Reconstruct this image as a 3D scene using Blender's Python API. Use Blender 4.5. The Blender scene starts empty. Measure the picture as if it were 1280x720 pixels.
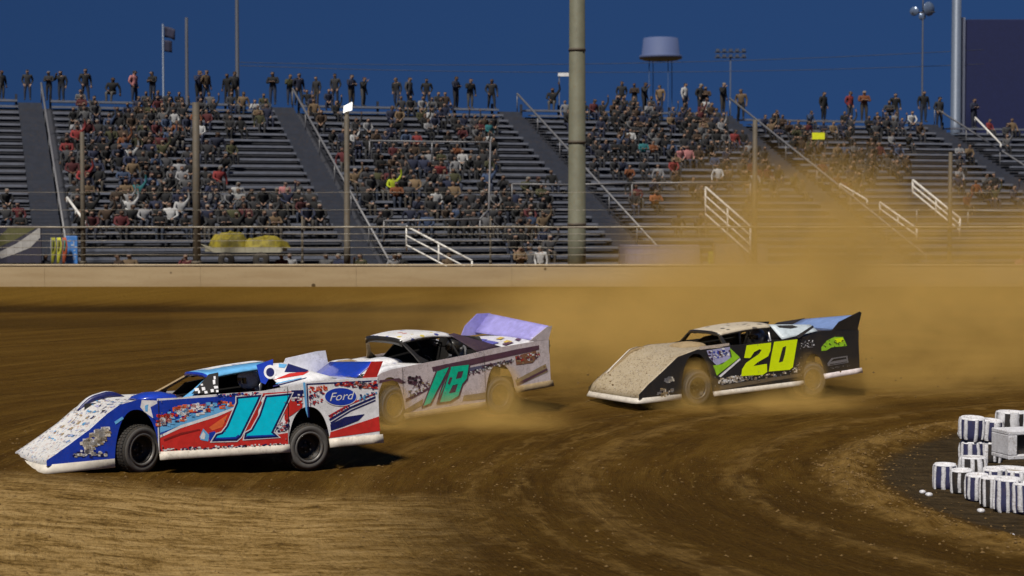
import bpy, bmesh, math, random
from mathutils import Vector, Matrix, noise as mn
from mathutils.geometry import tessellate_polygon
random.seed(7)
SUN_E, SUN_EL, SUN_AZ, EXPO = 4.3, 56, 24, 0.0
SKY_EL, SKY_STR, SKY_TINT = 4.0, .06, (.70, .82, 1.27, 1)
R = math.radians
scene = bpy.context.scene
COL = scene.collection

# ------------------------------------------------------------------ camera model (photo pixels are 1280x720)
FPX, CAMH, HORIZ = 2208.0, 3.8, 272.0
PITCH = math.atan((360 - HORIZ) / FPX)
CP, SP = math.cos(PITCH), math.sin(PITCH)
EYE = Vector((0, 0, CAMH))

def ray(px, py):
    a = (px - 640) / FPX; b = (360 - py) / FPX
    return Vector((a, CP + b * SP, -SP + b * CP))
def at_depth(px, py, Y):
    d = ray(px, py); return EYE + d * (Y / d.y)
def project(p):
    d = Vector(p) - EYE
    f = d.y * CP - d.z * SP; u = d.y * SP + d.z * CP
    return 640 + FPX * d.x / f, 360 - FPX * u / f

def sstep(a, b, x):
    t = min(1, max(0, (x - a) / (b - a))); return t * t * (3 - 2 * t)
def lerp(a, b, t): return a + (b - a) * t
def interp(pts, x):
    pts = sorted(pts)
    if x <= pts[0][0]: return pts[0][1]
    for (x0, y0), (x1, y1) in zip(pts, pts[1:]):
        if x <= x1: return lerp(y0, y1, (x - x0) / (x1 - x0) if x1 > x0 else 0)
    return pts[-1][1]

# ------------------------------------------------------------------ object helpers
def tag(o, label=None, cat=None, group=None, kind=None):
    if label: o['label'] = label
    if cat: o['category'] = cat
    if group: o['group'] = group
    if kind: o['kind'] = kind
    return o
def empty(name, loc=(0, 0, 0), rz=0.0):
    o = bpy.data.objects.new(name, None); COL.objects.link(o)
    o.location = loc; o.rotation_euler = (0, 0, rz); o.empty_display_size = .3
    return o
class MB:
    def __init__(s): s.v = []; s.f = []; s.m = []; s.sm = []
    def add(s, vs, fs, mi=0, smooth=False):
        b = len(s.v); s.v += [tuple(v) for v in vs]
        for f in fs: s.f.append(tuple(b + i for i in f)); s.m.append(mi); s.sm.append(smooth)
    def box(s, c, d, mi=0, M=None):
        x, y, z = d[0] / 2, d[1] / 2, d[2] / 2
        vs = [Vector((sx * x, sy * y, sz * z)) for sx in (-1, 1) for sy in (-1, 1) for sz in (-1, 1)]
        if M is not None: vs = [M @ v for v in vs]
        vs = [v + Vector(c) for v in vs]
        s.add(vs, [(0, 1, 3, 2), (4, 6, 7, 5), (0, 4, 5, 1), (2, 3, 7, 6), (0, 2, 6, 4), (1, 5, 7, 3)], mi)
    def tube(s, a, b, r, n=8, mi=0, r2=None):
        a = Vector(a); b = Vector(b); r2 = r if r2 is None else r2
        d = (b - a).normalized(); q = d.to_track_quat('Z', 'Y')
        A = [a + q @ Vector((r * math.cos(2 * math.pi * i / n), r * math.sin(2 * math.pi * i / n), 0)) for i in range(n)]
        B = [b + q @ Vector((r2 * math.cos(2 * math.pi * i / n), r2 * math.sin(2 * math.pi * i / n), 0)) for i in range(n)]
        s.add(A + B, [(i, (i + 1) % n, n + (i + 1) % n, n + i) for i in range(n)], mi, True)
        s.add(A, [tuple(range(n - 1, -1, -1))], mi); s.add(B, [tuple(range(n))], mi)
    def path(s, pts, r, n=8, mi=0):
        for a, b in zip(pts, pts[1:]): s.tube(a, b, r, n, mi)
    def grid(s, rows, mi=0, smooth=True, flip=False):
        nu = len(rows[0]); vs = [p for r in rows for p in r]; fs = []
        for j in range(len(rows) - 1):
            for i in range(nu - 1):
                q = (j * nu + i, j * nu + i + 1, (j + 1) * nu + i + 1, (j + 1) * nu + i)
                fs.append(q[::-1] if flip else q)
        s.add(vs, fs, mi, smooth)
    def lathe(s, prof, n=32, mi=0, M=None, closed=False):
        # prof: (radius, height along local z)
        rows = []
        for r, h in prof:
            rows.append([Vector((r * math.cos(2 * math.pi * i / n), r * math.sin(2 * math.pi * i / n), h)) for i in range(n + 1)])
        if M is not None: rows = [[M @ p for p in q] for q in rows]
        s.grid(rows, mi, True)
    def build(s, name, mats, parent=None, solid=0, off=-1, bevel=0):
        me = bpy.data.meshes.new(name); me.from_pydata(s.v, [], s.f)
        for m in (mats if isinstance(mats, (list, tuple)) else [mats]): me.materials.append(m)
        for p, mi, sm in zip(me.polygons, s.m, s.sm): p.material_index = mi; p.use_smooth = sm
        bm = bmesh.new(); bm.from_mesh(me)
        bmesh.ops.remove_doubles(bm, verts=bm.verts, dist=1e-5)
        bm.to_mesh(me); bm.free(); me.update()
        o = bpy.data.objects.new(name, me); COL.objects.link(o)
        if parent is not None: o.parent = parent
        if solid:
            md = o.modifiers.new('Solid', 'SOLIDIFY'); md.thickness = solid; md.offset = off
        if bevel:
            md = o.modifiers.new('Bevel', 'BEVEL'); md.width = bevel; md.segments = 2; md.limit_method = 'ANGLE'
        return o

# ------------------------------------------------------------------ materials
def srgb(r, g, b):
    f = lambda c: (c / 255 / 12.92) if c / 255 <= .04045 else ((c / 255 + .055) / 1.055) ** 2.4
    return (f(r), f(g), f(b), 1)
class G:
    def __init__(s, tree): s.t = tree
    def n(s, typ, ins=None, **at):
        nd = s.t.nodes.new(typ)
        for k, v in at.items(): setattr(nd, k, v)
        for k, v in (ins or {}).items():
            sk = nd.inputs[k]
            if isinstance(v, bpy.types.NodeSocket): s.t.links.new(v, sk)
            else: sk.default_value = v
        return nd
    def math(s, op, a, b=0.0, c=None, clamp=False):
        ins = {0: a, 1: b}
        if c is not None: ins[2] = c
        return s.n('ShaderNodeMath', ins, operation=op, use_clamp=clamp).outputs[0]
    def vmath(s, op, a, b=(0, 0, 0)):
        nd = s.n('ShaderNodeVectorMath', {0: a, 1: b}, operation=op)
        return nd.outputs['Value'] if op in ('LENGTH', 'DOT_PRODUCT', 'DISTANCE') else nd.outputs[0]
    def mix(s, f, a, b, mode='MIX'):
        nd = s.t.nodes.new('ShaderNodeMix'); nd.data_type = 'RGBA'; nd.blend_type = mode
        for sk, v in ((nd.inputs[0], f), (nd.inputs[6], a), (nd.inputs[7], b)):
            if isinstance(v, bpy.types.NodeSocket): s.t.links.new(v, sk)
            else: sk.default_value = v
        return nd.outputs[2]
    def ramp(s, f, stops, interp='LINEAR'):
        nd = s.t.nodes.new('ShaderNodeValToRGB'); nd.color_ramp.interpolation = interp
        el = nd.color_ramp.elements
        while len(el) < len(stops): el.new(.5)
        for e, (p, c) in zip(el, stops): e.position = p; e.color = c
        s.t.links.new(f, nd.inputs[0]); return nd.outputs[0]
    def noise(s, vec, scale, detail=4, rough=.55, dist=0):
        nd = s.n('ShaderNodeTexNoise', {'Scale': scale, 'Detail': detail, 'Roughness': rough, 'Distortion': dist})
        if vec is not None: s.t.links.new(vec, nd.inputs['Vector'])
        return nd.outputs[0]
    def rng(s, v, a, b, c=0.0, d=1.0, smooth=True):
        nd = s.n('ShaderNodeMapRange', {0: v, 1: a, 2: b, 3: c, 4: d}, interpolation_type='SMOOTHSTEP' if smooth else 'LINEAR')
        return nd.outputs[0]
MATS = {}
def newmat(name):
    m = bpy.data.materials.new(name); m.use_nodes = True
    for nd in list(m.node_tree.nodes): m.node_tree.nodes.remove(nd)
    g = G(m.node_tree); out = g.n('ShaderNodeOutputMaterial')
    return m, g, out
DIRT = (.17, .10, .03, 1)
def paint(name, col, rough=.4, metal=0, dust=.25, var=.12, scale=9.0, coat=0.0, bump=0.0):
    """painted / dusty surface: base colour with slight tone variation and clay dust splashed on it"""
    if name in MATS: return MATS[name]
    m, g, out = newmat(name)
    tc = g.n('ShaderNodeTexCoord').outputs['Object']
    n1 = g.noise(tc, scale, 6, .6); n2 = g.noise(tc, scale * 4.3, 5, .65); n3 = g.noise(tc, scale * .35, 3)
    c = g.mix(g.rng(n1, .3, .7), tuple(x * (1 - var) for x in col[:3]) + (1,), tuple(min(1, x * (1 + var)) for x in col[:3]) + (1,))
    dm = g.math('MULTIPLY', g.rng(n2, .45, .75), g.rng(n3, .35, .7, .25, 1.0))
    dm = g.math('MULTIPLY', dm, dust * 2, clamp=True)
    c = g.mix(dm, c, DIRT)
    ro = g.math('ADD', g.math('MULTIPLY', dm, .4), rough, clamp=True)
    b = g.n('ShaderNodeBsdfPrincipled', {'Base Color': c, 'Roughness': ro, 'Metallic': metal, 'Coat Weight': coat})
    if bump:
        bp = g.n('ShaderNodeBump', {'Height': n2, 'Strength': bump, 'Distance': .02}); g.t.links.new(bp.outputs[0], b.inputs['Normal'])
    g.t.links.new(b.outputs[0], out.inputs[0]); MATS[name] = m
    return m
def speckle_mat(name, base, cols, scale=26, amount=.5, dust=.3):
    """printed wrap: base colour broken by small irregular printed marks"""
    m, g, out = newmat(name)
    tc = g.n('ShaderNodeTexCoord').outputs['Object']
    tc2 = g.vmath('MULTIPLY', tc, (1, 1.0, 1.5))
    vo = g.n('ShaderNodeTexVoronoi', {'Vector': tc2, 'Scale': scale})
    sel = g.n('ShaderNodeSeparateColor', {0: vo.outputs['Color']})
    st = [(i / len(cols), c) for i, c in enumerate(cols)]
    pc = g.ramp(sel.outputs[0], st, 'CONSTANT')
    k = g.math('MULTIPLY', g.rng(sel.outputs[1], 1 - amount - .02, 1 - amount), g.rng(vo.outputs['Distance'], .42, .3))
    c = g.mix(k, base, pc)
    n2 = g.noise(tc, 40, 5, .65); n3 = g.noise(tc, 3, 3)
    dm = g.math('MULTIPLY', g.math('MULTIPLY', g.rng(n2, .42, .75), g.rng(n3, .3, .7, .3, 1.0)), dust * 2, clamp=True)
    c = g.mix(dm, c, DIRT)
    b = g.n('ShaderNodeBsdfPrincipled', {'Base Color': c, 'Roughness': .5})
    g.t.links.new(b.outputs[0], out.inputs[0]); MATS[name] = m
    return m

WHITE = (.84, .84, .87, 1); BLUE = srgb(28, 62, 178); NAVY = srgb(22, 30, 92); LBLUE = srgb(110, 185, 240); RED = srgb(205, 48, 42)
CYAN = srgb(0, 214, 245); ORANGE = srgb(235, 110, 60); CREAM = srgb(226, 212, 186)
M_white = paint('white_panel', WHITE, .3, dust=.22, coat=.5); M_blue = paint('blue_panel', BLUE, .28, dust=.12, coat=.6); M_navy = paint('navy_panel', NAVY, .4, dust=.15)
M_lblue = paint('light_blue_panel', LBLUE, .3, dust=.12, coat=.5); M_red = paint('red_panel', RED, .4, dust=.15); M_cyan = paint('cyan_vinyl', CYAN, .35, dust=.08, var=.06, coat=.3)
M_orange = paint('orange_vinyl', ORANGE, .4, dust=.15); M_lip = paint('cream_skirt', (.70, .64, .55, 1), .55, dust=.28, scale=6)
M_green = paint('turquoise_green_vinyl', srgb(10, 200, 160), .4, dust=.1); M_lime = paint('fluorescent_yellow_vinyl', srgb(222, 246, 0), .45, dust=.04, var=.03)
M_limegreen = paint('lime_vinyl', srgb(150, 205, 40), .45, dust=.2); M_black = paint('black_panel', (.02, .019, .018, 1), .32, dust=.16, coat=.4)
M_dark = paint('dark_interior', (.014, .013, .013, 1), .7, dust=.06); M_lilac = paint('lilac_panel', srgb(158, 152, 215), .4, dust=.12)
M_pinkw = paint('dusty_white_panel', (.66, .58, .60, 1), .45, dust=.35); M_purple = paint('plum_vinyl', srgb(92, 60, 78), .5, dust=.3)
M_tan = paint('mud_caked_panel', (.34, .25, .14, 1), .8, dust=.5); M_grey = paint('bare_aluminium', (.42, .42, .44, 1), .35, .7, dust=.15)
M_hood1 = speckle_mat('white_printed_hood', (.74, .73, .72, 1), [srgb(150, 150, 178), srgb(205, 190, 170), srgb(120, 120, 130), srgb(165, 185, 210), srgb(200, 165, 155)], 15, .75, .38)
M_hood2 = speckle_mat('white_blue_printed_panel', (.72, .71, .72, 1), [srgb(80, 95, 175), srgb(60, 70, 140), srgb(210, 190, 90), srgb(190, 120, 110)], 7, .35, .3)
M_hood3 = speckle_mat('mud_spattered_hood', (.45, .375, .26, 1), [(.16, .11, .06, 1), (.25, .18, .1, 1), (.5, .45, .38, 1), (.12, .1, .09, 1)], 21, .55, .5)
M_rubber = paint('dusty_rubber', (.032, .029, .026, 1), .85, dust=.3, scale=5, bump=.4); M_sidewall = paint('grey_sidewall', (.11, .105, .10, 1), .7, dust=.25, scale=12)
M_rim = paint('black_rim', (.018, .018, .02, 1), .45, .3, dust=.25); M_beadlock = paint('grey_beadlock_ring', (.16, .155, .15, 1), .5, .4, dust=.3)
M_glove = paint('red_suit', srgb(120, 40, 36), .8, dust=.1)

# ------------------------------------------------------------------ ground
TC = Vector((14.5, 24.5))          # centre of the turn
def gz_base(x, y):
    z = .30 * sstep(-2.6, -7.6, x) * sstep(40, 30, y)
    z += .0155 * max(0.0, y - 28.5) if y < 62 else .0155 * 33.5
    if y > 62: z += .62 * sstep(62.5, 67.4, y)
    return z
def gz(x, y):
    z = gz_base(x, y)
    if 12 < y < 46 and -12 < x < 18:
        r = math.hypot(x - TC.x, y - TC.y)
        nz = mn.noise(Vector((x * .9, y * .9, 3.1)))
        z += .13 * math.exp(-((r - 9.7 - .25 * nz) / .34) ** 2) * (.65 + .6 * mn.noise(Vector((x * 3, y * 3, 0))))
        z -= .05 * sstep(9.3, 8.6, r)
        for rr, w, h in ((11.2, .22, .03), (13.6, .3, .03), (14.6, .25, .018), (16.6, .4, .012)):
            z += h * math.exp(-((r - rr - .35 * nz) / w) ** 2)
        z += .018 * mn.noise(Vector((x * 2.3, y * 1.2, 9.0))) + .012 * mn.noise(Vector((x * 7, y * 4, 1.0)))
    return z
def axis_lines(spec):
    out = []
    for a, b, st in spec:
        n = max(1, round((b - a) / st)); out += [a + (b - a) * i / n for i in range(n)]
    return out + [spec[-1][1]]
gx = axis_lines([(-1500, -60, 240), (-60, -12, 4), (-12, -9, .5), (-9, 13, .11), (13, 60, 4), (60, 1500, 240)])
gy = axis_lines([(-60, 12, 8), (12, 15, .5), (15, 40, .12), (40, 60, 1.0), (60, 70, .5), (70, 130, 6), (130, 3000, 410)])
mb = MB(); mb.grid([[(x, y, gz(x, y)) for x in gx] for y in gy], 0, True)

m, g, out = newmat('clay_track')
pos = g.n('ShaderNodeNewGeometry').outputs['Position']
sx = g.n('ShaderNodeSeparateXYZ', {0: pos}); X, Y = sx.outputs[0], sx.outputs[1]
dx = g.math('SUBTRACT', X, TC.x); dy = g.math('SUBTRACT', Y, TC.y)
rr = g.math('SQRT', g.math('ADD', g.math('MULTIPLY', dx, dx), g.math('MULTIPLY', dy, dy)))
th = g.math('ARCTAN2', dx, g.math('MULTIPLY', dy, -1.0))   # branch cut kept on the far side
pol = g.n('ShaderNodeCombineXYZ', {0: rr, 1: g.math('MULTIPLY', th, 2.2), 2: 0.0}).outputs[0]
streak = g.noise(pol, 1.5, 9, .62, .3); streak2 = g.noise(pol, 6.0, 6, .65); fine = g.noise(pos, 14, 8, .7); big = g.noise(pos, .23, 3, .5)
mid = g.noise(pos, 2.1, 7, .65, .4)
wob = g.math('MULTIPLY', g.math('SUBTRACT', mid, .5), 1.4)
base = g.ramp(streak, [(.28, (.042, .020, .0024, 1)), (.5, (.076, .037, .0048, 1)), (.72, (.125, .067, .011, 1))])
base = g.mix(g.math('MULTIPLY', g.rng(streak2, .35, .75), .4), base, (.125, .071, .011, 1))
# thin tyre lines combed along the racing arc, in patches
rv = g.n('ShaderNodeCombineXYZ', {0: g.math('MULTIPLY', rr, 1.0), 1: g.math('MULTIPLY', th, .9), 2: 4.0}).outputs[0]
comb = g.noise(rv, 7.5, 5, .75, .15); cmask = g.rng(g.noise(pos, .45, 4, .6), .42, .62)
base = g.mix(g.math('MULTIPLY', g.math('MULTIPLY', g.rng(comb, .54, .66), cmask), .6), base, (.19, .112, .026, 1))
base = g.mix(g.math('MULTIPLY', g.math('MULTIPLY', g.rng(comb, .46, .36), cmask), .6), base, (.028, .0135, .0022, 1))
# wet dark patch through the middle of the corner
wx = g.math('ADD', g.rng(X, -3.2, .6), wob)
wet = g.math('MULTIPLY', g.math('MULTIPLY', g.rng(wx, .2, .9), g.rng(g.math('ADD', rr, wob), 9.3, 10.3)), g.rng(Y, 27.5, 23))
base = g.mix(g.math('MULTIPLY', wet, .5), base, (.040, .020, .0028, 1))
# dry, scuffed clay at the foot of the picture
dry = g.math('MULTIPLY', g.rng(g.math('ADD', X, g.math('MULTIPLY', wob, 1.6)), .2, -3.0), g.rng(g.math('ADD', Y, wob), 24.7, 22.9))
scuff = g.noise(g.vmath('MULTIPLY', pos, (.55, 2.2, 1)), 2.4, 9, .72, .5)
drc = g.ramp(g.math('ADD', g.math('MULTIPLY', scuff, .65), g.math('MULTIPLY', fine, .35)), [(.38, (.055, .029, .005, 1)), (.455, (.20, .118, .034, 1)), (.52, (.36, .232, .085, 1)), (.66, (.54, .37, .165, 1))])
base = g.mix(g.math('MULTIPLY', dry, .95), base, drc)
# light crumbs thrown into arcs by the tyres
for r0, w, k in ((9.75, .55, .85), (11.3, .30, .42), (13.55, .40, .50), (14.4, .16, .45), (15.1, .12, .4), (16.7, .35, .25), (18.3, .14, .35)):
    d = g.math('ABSOLUTE', g.math('SUBTRACT', g.math('ADD', rr, g.math('MULTIPLY', wob, 1.0)), r0))
    band = g.math('MULTIPLY', g.rng(d, w, w * .15), g.rng(g.math('ADD', streak2, g.math('MULTIPLY', mid, .5)), .5, .95))
    base = g.mix(g.math('MULTIPLY', band, k), base, (.25, .15, .045, 1))
inf = g.rng(g.math('ADD', rr, g.math('MULTIPLY', wob, .35)), 9.35, 8.95)
infc = g.ramp(g.noise(g.vmath('MULTIPLY', pos, (1, 3.0, 1)), 1.6, 8, .65), [(.35, (.028, .019, .009, 1)), (.65, (.070, .048, .024, 1))])
base = g.mix(inf, base, infc)
# darker clay band under the wall and the pale cushion above it
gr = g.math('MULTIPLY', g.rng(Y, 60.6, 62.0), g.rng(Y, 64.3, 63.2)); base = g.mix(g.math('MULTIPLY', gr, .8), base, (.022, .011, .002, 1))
gr2 = g.math('MULTIPLY', g.rng(Y, 53.0, 55.0), g.rng(Y, 59.5, 57.5)); base = g.mix(g.math('MULTIPLY', gr2, .45), base, (.034, .018, .003, 1))
cu = g.rng(Y, 63.6, 65.2); base = g.mix(g.math('MULTIPLY', cu, .6), base, (.17, .095, .014, 1))
base = g.mix(g.math('MULTIPLY', g.rng(fine, .5, .72), .35), base, (.17, .098, .022, 1))
base = g.mix(g.math('MULTIPLY', g.rng(fine, .46, .3), .45), base, (.025, .012, .002, 1))
hgt = g.math('ADD', g.math('MULTIPLY', fine, .5), g.math('ADD', g.math('MULTIPLY', mid, .9), g.math('ADD', g.math('MULTIPLY', streak2, .6), g.math('MULTIPLY', comb, g.math('MULTIPLY', g.math('SUBTRACT', 1.0, dry), .7)))))
bp = g.n('ShaderNodeBump', {'Height': hgt, 'Strength': 1.0, 'Distance': .09})
b = g.n('ShaderNodeBsdfPrincipled', {'Base Color': base, 'Roughness': .88, 'Normal': bp.outputs[0], 'Specular IOR Level': .06})
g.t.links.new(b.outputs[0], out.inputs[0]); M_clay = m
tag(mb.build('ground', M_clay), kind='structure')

# loose clods of clay lying along the berm and the scuffed foreground
mb = MB(); rc = random.Random(3)
def clod(x, y, s, up=0.0):
    vs = []
    for (a, b2, c) in ((1, 0, 0), (-1, 0, 0), (0, 1, 0), (0, -1, 0), (0, 0, 1), (0, 0, -1)):
        k = s * rc.uniform(.6, 1.3); vs.append((x + a * k, y + b2 * k, gz(x, y) + up + c * k * .7 + s * .2))
    mb.add(vs, [(0, 2, 4), (2, 1, 4), (1, 3, 4), (3, 0, 4), (2, 0, 5), (1, 2, 5), (3, 1, 5), (0, 3, 5)], 0, False)
for i in range(1500):
    a = rc.uniform(2.2, 5.2); r0 = 9.7 + rc.gauss(0, .35); clod(TC.x + r0 * math.cos(a), TC.y + r0 * math.sin(a), abs(rc.gauss(.008, .009)) + .005)
for i in range(2600): clod(rc.uniform(-8, 9), rc.uniform(16.5, 29), abs(rc.gauss(.006, .008)) + .003)
for i in range(70):     # clods thrown up by the wheels
    f = rc.random(); clod(rc.uniform(-.2, 2.6) if i < 40 else rc.uniform(6.2, 9), rc.uniform(31.5, 36), rc.uniform(.008, .028), abs(rc.gauss(0, .55)))
tag(mb.build('loose_dirt', paint('dry_clod', (.16, .095, .03, 1), .95, dust=.2)), kind='stuff', label='loose clods of dry clay strewn over the dirt track')

# ------------------------------------------------------------------ concrete wall
WY = 68.0
m, g, out = newmat('track_wall_concrete')
pos = g.n('ShaderNodeNewGeometry').outputs['Position']
n1 = g.noise(g.vmath('MULTIPLY', pos, (.25, 1, 2.0)), 1.2, 6, .6); n2 = g.noise(pos, 5, 6, .7); n3 = g.noise(pos, 1.7, 2, .4)
zz = g.n('ShaderNodeSeparateXYZ', {0: pos}).outputs[2]
c = g.ramp(n1, [(.3, (.38, .275, .15, 1)), (.7, (.48, .37, .22, 1))])
c = g.mix(g.math('MULTIPLY', g.rng(n2, .5, .8), .35), c, (.26, .17, .07, 1))
c = g.mix(g.math('MULTIPLY', g.rng(g.math('ADD', zz, g.math('MULTIPLY', n2, .5)), 1.75, 1.2), .5), c, (.25, .16, .06, 1))
vo = g.n('ShaderNodeTexVoronoi', {'Vector': pos, 'Scale': .9}).outputs['Distance']
c = g.mix(g.rng(vo, .085, .055), c, (.07, .04, .012, 1))
b = g.n('ShaderNodeBsdfPrincipled', {'Base Color': c, 'Roughness': .85}); g.t.links.new(b.outputs[0], out.inputs[0]); M_wall = m
wroot = empty('concrete_wall', (0, WY, .8))
tag(wroot, 'long cream concrete wall splashed with mud between the dirt track and the fence', 'wall', kind='thing')
mb = MB(); x = -66.0; k = 0
while x < 70:
    mb.box((x + 3.0, .15, .57), (5.996, .3, 1.14 + .012 * math.sin(k * 2.3))); x += 6; k += 1
mb.build('panel', M_wall, wroot, bevel=.006)
mb = MB(); mb.box((2, .15, 1.178), (136, .36, .045)); mb.build('cap', paint('wall_cap', (.62, .50, .33, 1), .7, dust=.2), wroot)

# ------------------------------------------------------------------ grandstand
AL = R(17.5); U = Vector((math.cos(AL), math.sin(AL), 0)); V = Vector((-math.sin(AL), math.cos(AL), 0))
O0 = Vector((6.9, 80, 0)); NR = 25; ROWW, ROWZ, Z0 = .9, .356, 1.4
def stand(t, w, z): return O0 + U * t + V * w + Vector((0, 0, z))
def t_of(px, w):
    p = O0 + V * w; k = (px - 640) / FPX
    return (k * p.y - p.x) / (U.x - k * U.y)
M_seat = paint('weathered_aluminium_plank', (.155, .17, .215, 1), .55, .0, dust=.15, scale=3)
M_foot = paint('dull_foot_plank', (.05, .055, .07, 1), .65, 0, dust=.2, scale=3)
M_frame = paint('dark_steel_frame', (.030, .034, .048, 1), .7, 0, dust=.15); M_aisle = paint('blue_grey_aisle_plate', (.045, .053, .076, 1), .6, 0, dust=.2, scale=3)
M_rail = paint('galvanised_rail', (.19, .19, .20, 1), .5, .2, dust=.1); M_wrail = paint('white_painted_rail', (.72, .70, .66, 1), .5, 0, dust=.15)
RAILS = [-39.4, -26.2, -12.9, 0.0, 13.2, 26.4, 39.6]
BLK = ['beyond the blue board', 'with the blue-shirted spectator', 'behind the yellow covered trailer', 'behind the flared white stair rails', 'behind the rising dust', 'below the dark navy board']
ROTS = AL
def local_block(t0):
    o = empty('bleacher_block', stand(t0, 0, 0), AL); return o
BLOCK_ROWS = [25, 25, 25, 25, 24, 23]
for bi in range(6):
    t0, t1 = RAILS[bi], RAILS[bi + 1]; L = t1 - t0; a, bnd = .45, L - 1.25
    root = local_block(t0); nr = BLOCK_ROWS[bi]
    tag(root, 'tiered grey aluminium bleacher seating block ' + BLK[bi], 'grandstand', 'bleacher blocks of the grandstand')
    sm = fm = None
    for i in range(nr):
        w, z = i * ROWW, Z0 + i * ROWZ
        if sm is None:
            mb = MB(); mb.box((0, 0, -.055), (bnd - a, .28, .11)); so = mb.build('seat_board', M_seat, root)
            mb = MB(); mb.box((0, .42, -.36), (bnd - a, .42, .045)); fo = mb.build('foot_board', M_foot, root); sm, fm = so.data, fo.data
        else:
            so = bpy.data.objects.new('seat_board', sm); COL.objects.link(so); so.parent = root
            fo = bpy.data.objects.new('foot_board', fm); COL.objects.link(fo); fo.parent = root
        so.location = ((a + bnd) / 2, w, z); fo.location = ((a + bnd) / 2, w + .02 - .9 * 0 - .85, z - .0)
    mb = MB()
    mb.add([(-.25, -1.4, .35), (L + .2, -1.4, .35), (L + .2, nr * ROWW, Z0 + nr * ROWZ - .75), (-.25, nr * ROWW, Z0 + nr * ROWZ - .75), (-.25, -1.42, -1.2), (L + .2, -1.42, -1.2)], [(0, 1, 2, 3), (4, 5, 1, 0)])
    for xx in [a + .02] + [a + (bnd - a) * q / 5 for q in range(1, 5)] + [bnd - .02]:
        mb.box((xx, nr * ROWW + .2, (Z0 + nr * ROWZ) / 2 + .2), (.12, .12, Z0 + nr * ROWZ - .4))
    mb.box(((a + bnd) / 2, nr * ROWW - .1, (Z0 + nr * ROWZ) - .38), (bnd - a, .9, .06))
    mb.build('frame', M_frame, root)
    mb = MB()
    for i in range(-5, nr * 2):
        w, z = i * ROWW / 2 - .4, Z0 + i * ROWZ / 2 - .42
        mb.box((L - .62, w, z), (1.2, ROWW / 2 - .004, .17 + .001))
    mb.build('aisle_stair', M_aisle, root)
    mb = MB(); top = (L - .02, nr * ROWW - .6, Z0 + nr * ROWZ + .55); bot = (L - .02, -.4, Z0 + .62)
    mb.tube(top, bot, .055, 8)
    for q in range(7):
        f = q / 6; p = Vector(bot).lerp(Vector(top), f); mb.tube((p.x, p.y, p.z - 1.05), p, .03, 6)
    mb.build('handrail', M_rail, root)

# white flared stair rails in front of the stand, walkway rails
def stair_rails(px0, py0, px1, py1, Y, n, gap, label, r=.05):
    a = at_depth(px0, py0, Y); b = at_depth(px1, py1, Y - 2.2)
    root = empty('stair_railing', (a.x, a.y, a.z - 1.2)); tag(root, label, 'railing', 'white stair railings of the grandstand')
    A = a - root.location; B = b - root.location
    for k in range(n):
        mb = MB(); d = Vector((0, 0, -gap * k)); mb.tube(A + d, B + d, r if k == 0 else r * .8, 8); mb.build('rail', M_wrail, root)
    for f in (0, .5, 1):
        p = A.lerp(B, f); mb = MB(); mb.tube(p, p - Vector((0, 0, gap * (n - 1) + .25)), r * .8, 8); mb.build('post', M_wrail, root)
stair_rails(882, 234, 938, 283, 75.5, 4, .38, 'white four-bar stair railing standing open beside the yellow-vested steward')
stair_rails(508, 283, 590, 326, 72.0, 3, .38, 'white three-bar stair railing sloping behind the wall below the hand-rail corner', .045)
stair_rails(1050, 230, 1084, 250, 88, 1, .3, 'short pale stair handrail half lost in the dust cloud', .06)
stair_rails(1100, 253, 1146, 286, 82, 2, .3, 'pale stair handrail in the thickest dust just above the fence rail', .06)
stair_rails(1141, 225, 1200, 273, 84, 3, .28, 'white stair handrail above the dust with a lattice below it', .06)
stair_rails(1219, 147, 1251, 180, 103, 1, .3, 'pale handrail below the dark navy board on the upper rows', .055)
stair_rails(84, 247, 106, 277, 74, 1, .3, 'short white handrail over the lowest rows near the blue board', .055)
def pipe_rail(pts, label, r=.045):
    ps = [at_depth(*p) for p in pts]; root = empty('walkway_rail', (ps[0].x, ps[0].y, ps[0].z)); tag(root, label, 'railing', 'walkway pipe rails of the grandstand')
    mb = MB(); mb.path([p - root.location for p in ps], r); mb.build('rail', M_rail, root)
    mb = MB()
    for p in ps: q = p - root.location; mb.tube(q, q - Vector((0, 0, .9)), r * .8, 6)
    mb.build('post', M_rail, root)
pipe_rail([(462, 176, 87), (540, 177, 87), (613, 178, 87)], 'grey pipe rail across the upper rows above the crowded block')
pipe_rail([(613, 178, 82), (611, 262, 79), (600, 274, 77), (480, 276, 76)], 'bent grey pipe rail running down and along the front of the crowded block')
pipe_rail([(640, 230, 80), (712, 231, 80), (790, 229, 81), (938, 228, 82)], 'grey pipe rail along the cross walkway behind the thick pole')
pipe_rail([(1146, 262, 84), (1210, 263, 84), (1290, 265, 84)], 'grey pipe rail along the walkway over the dusty rows')

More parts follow.
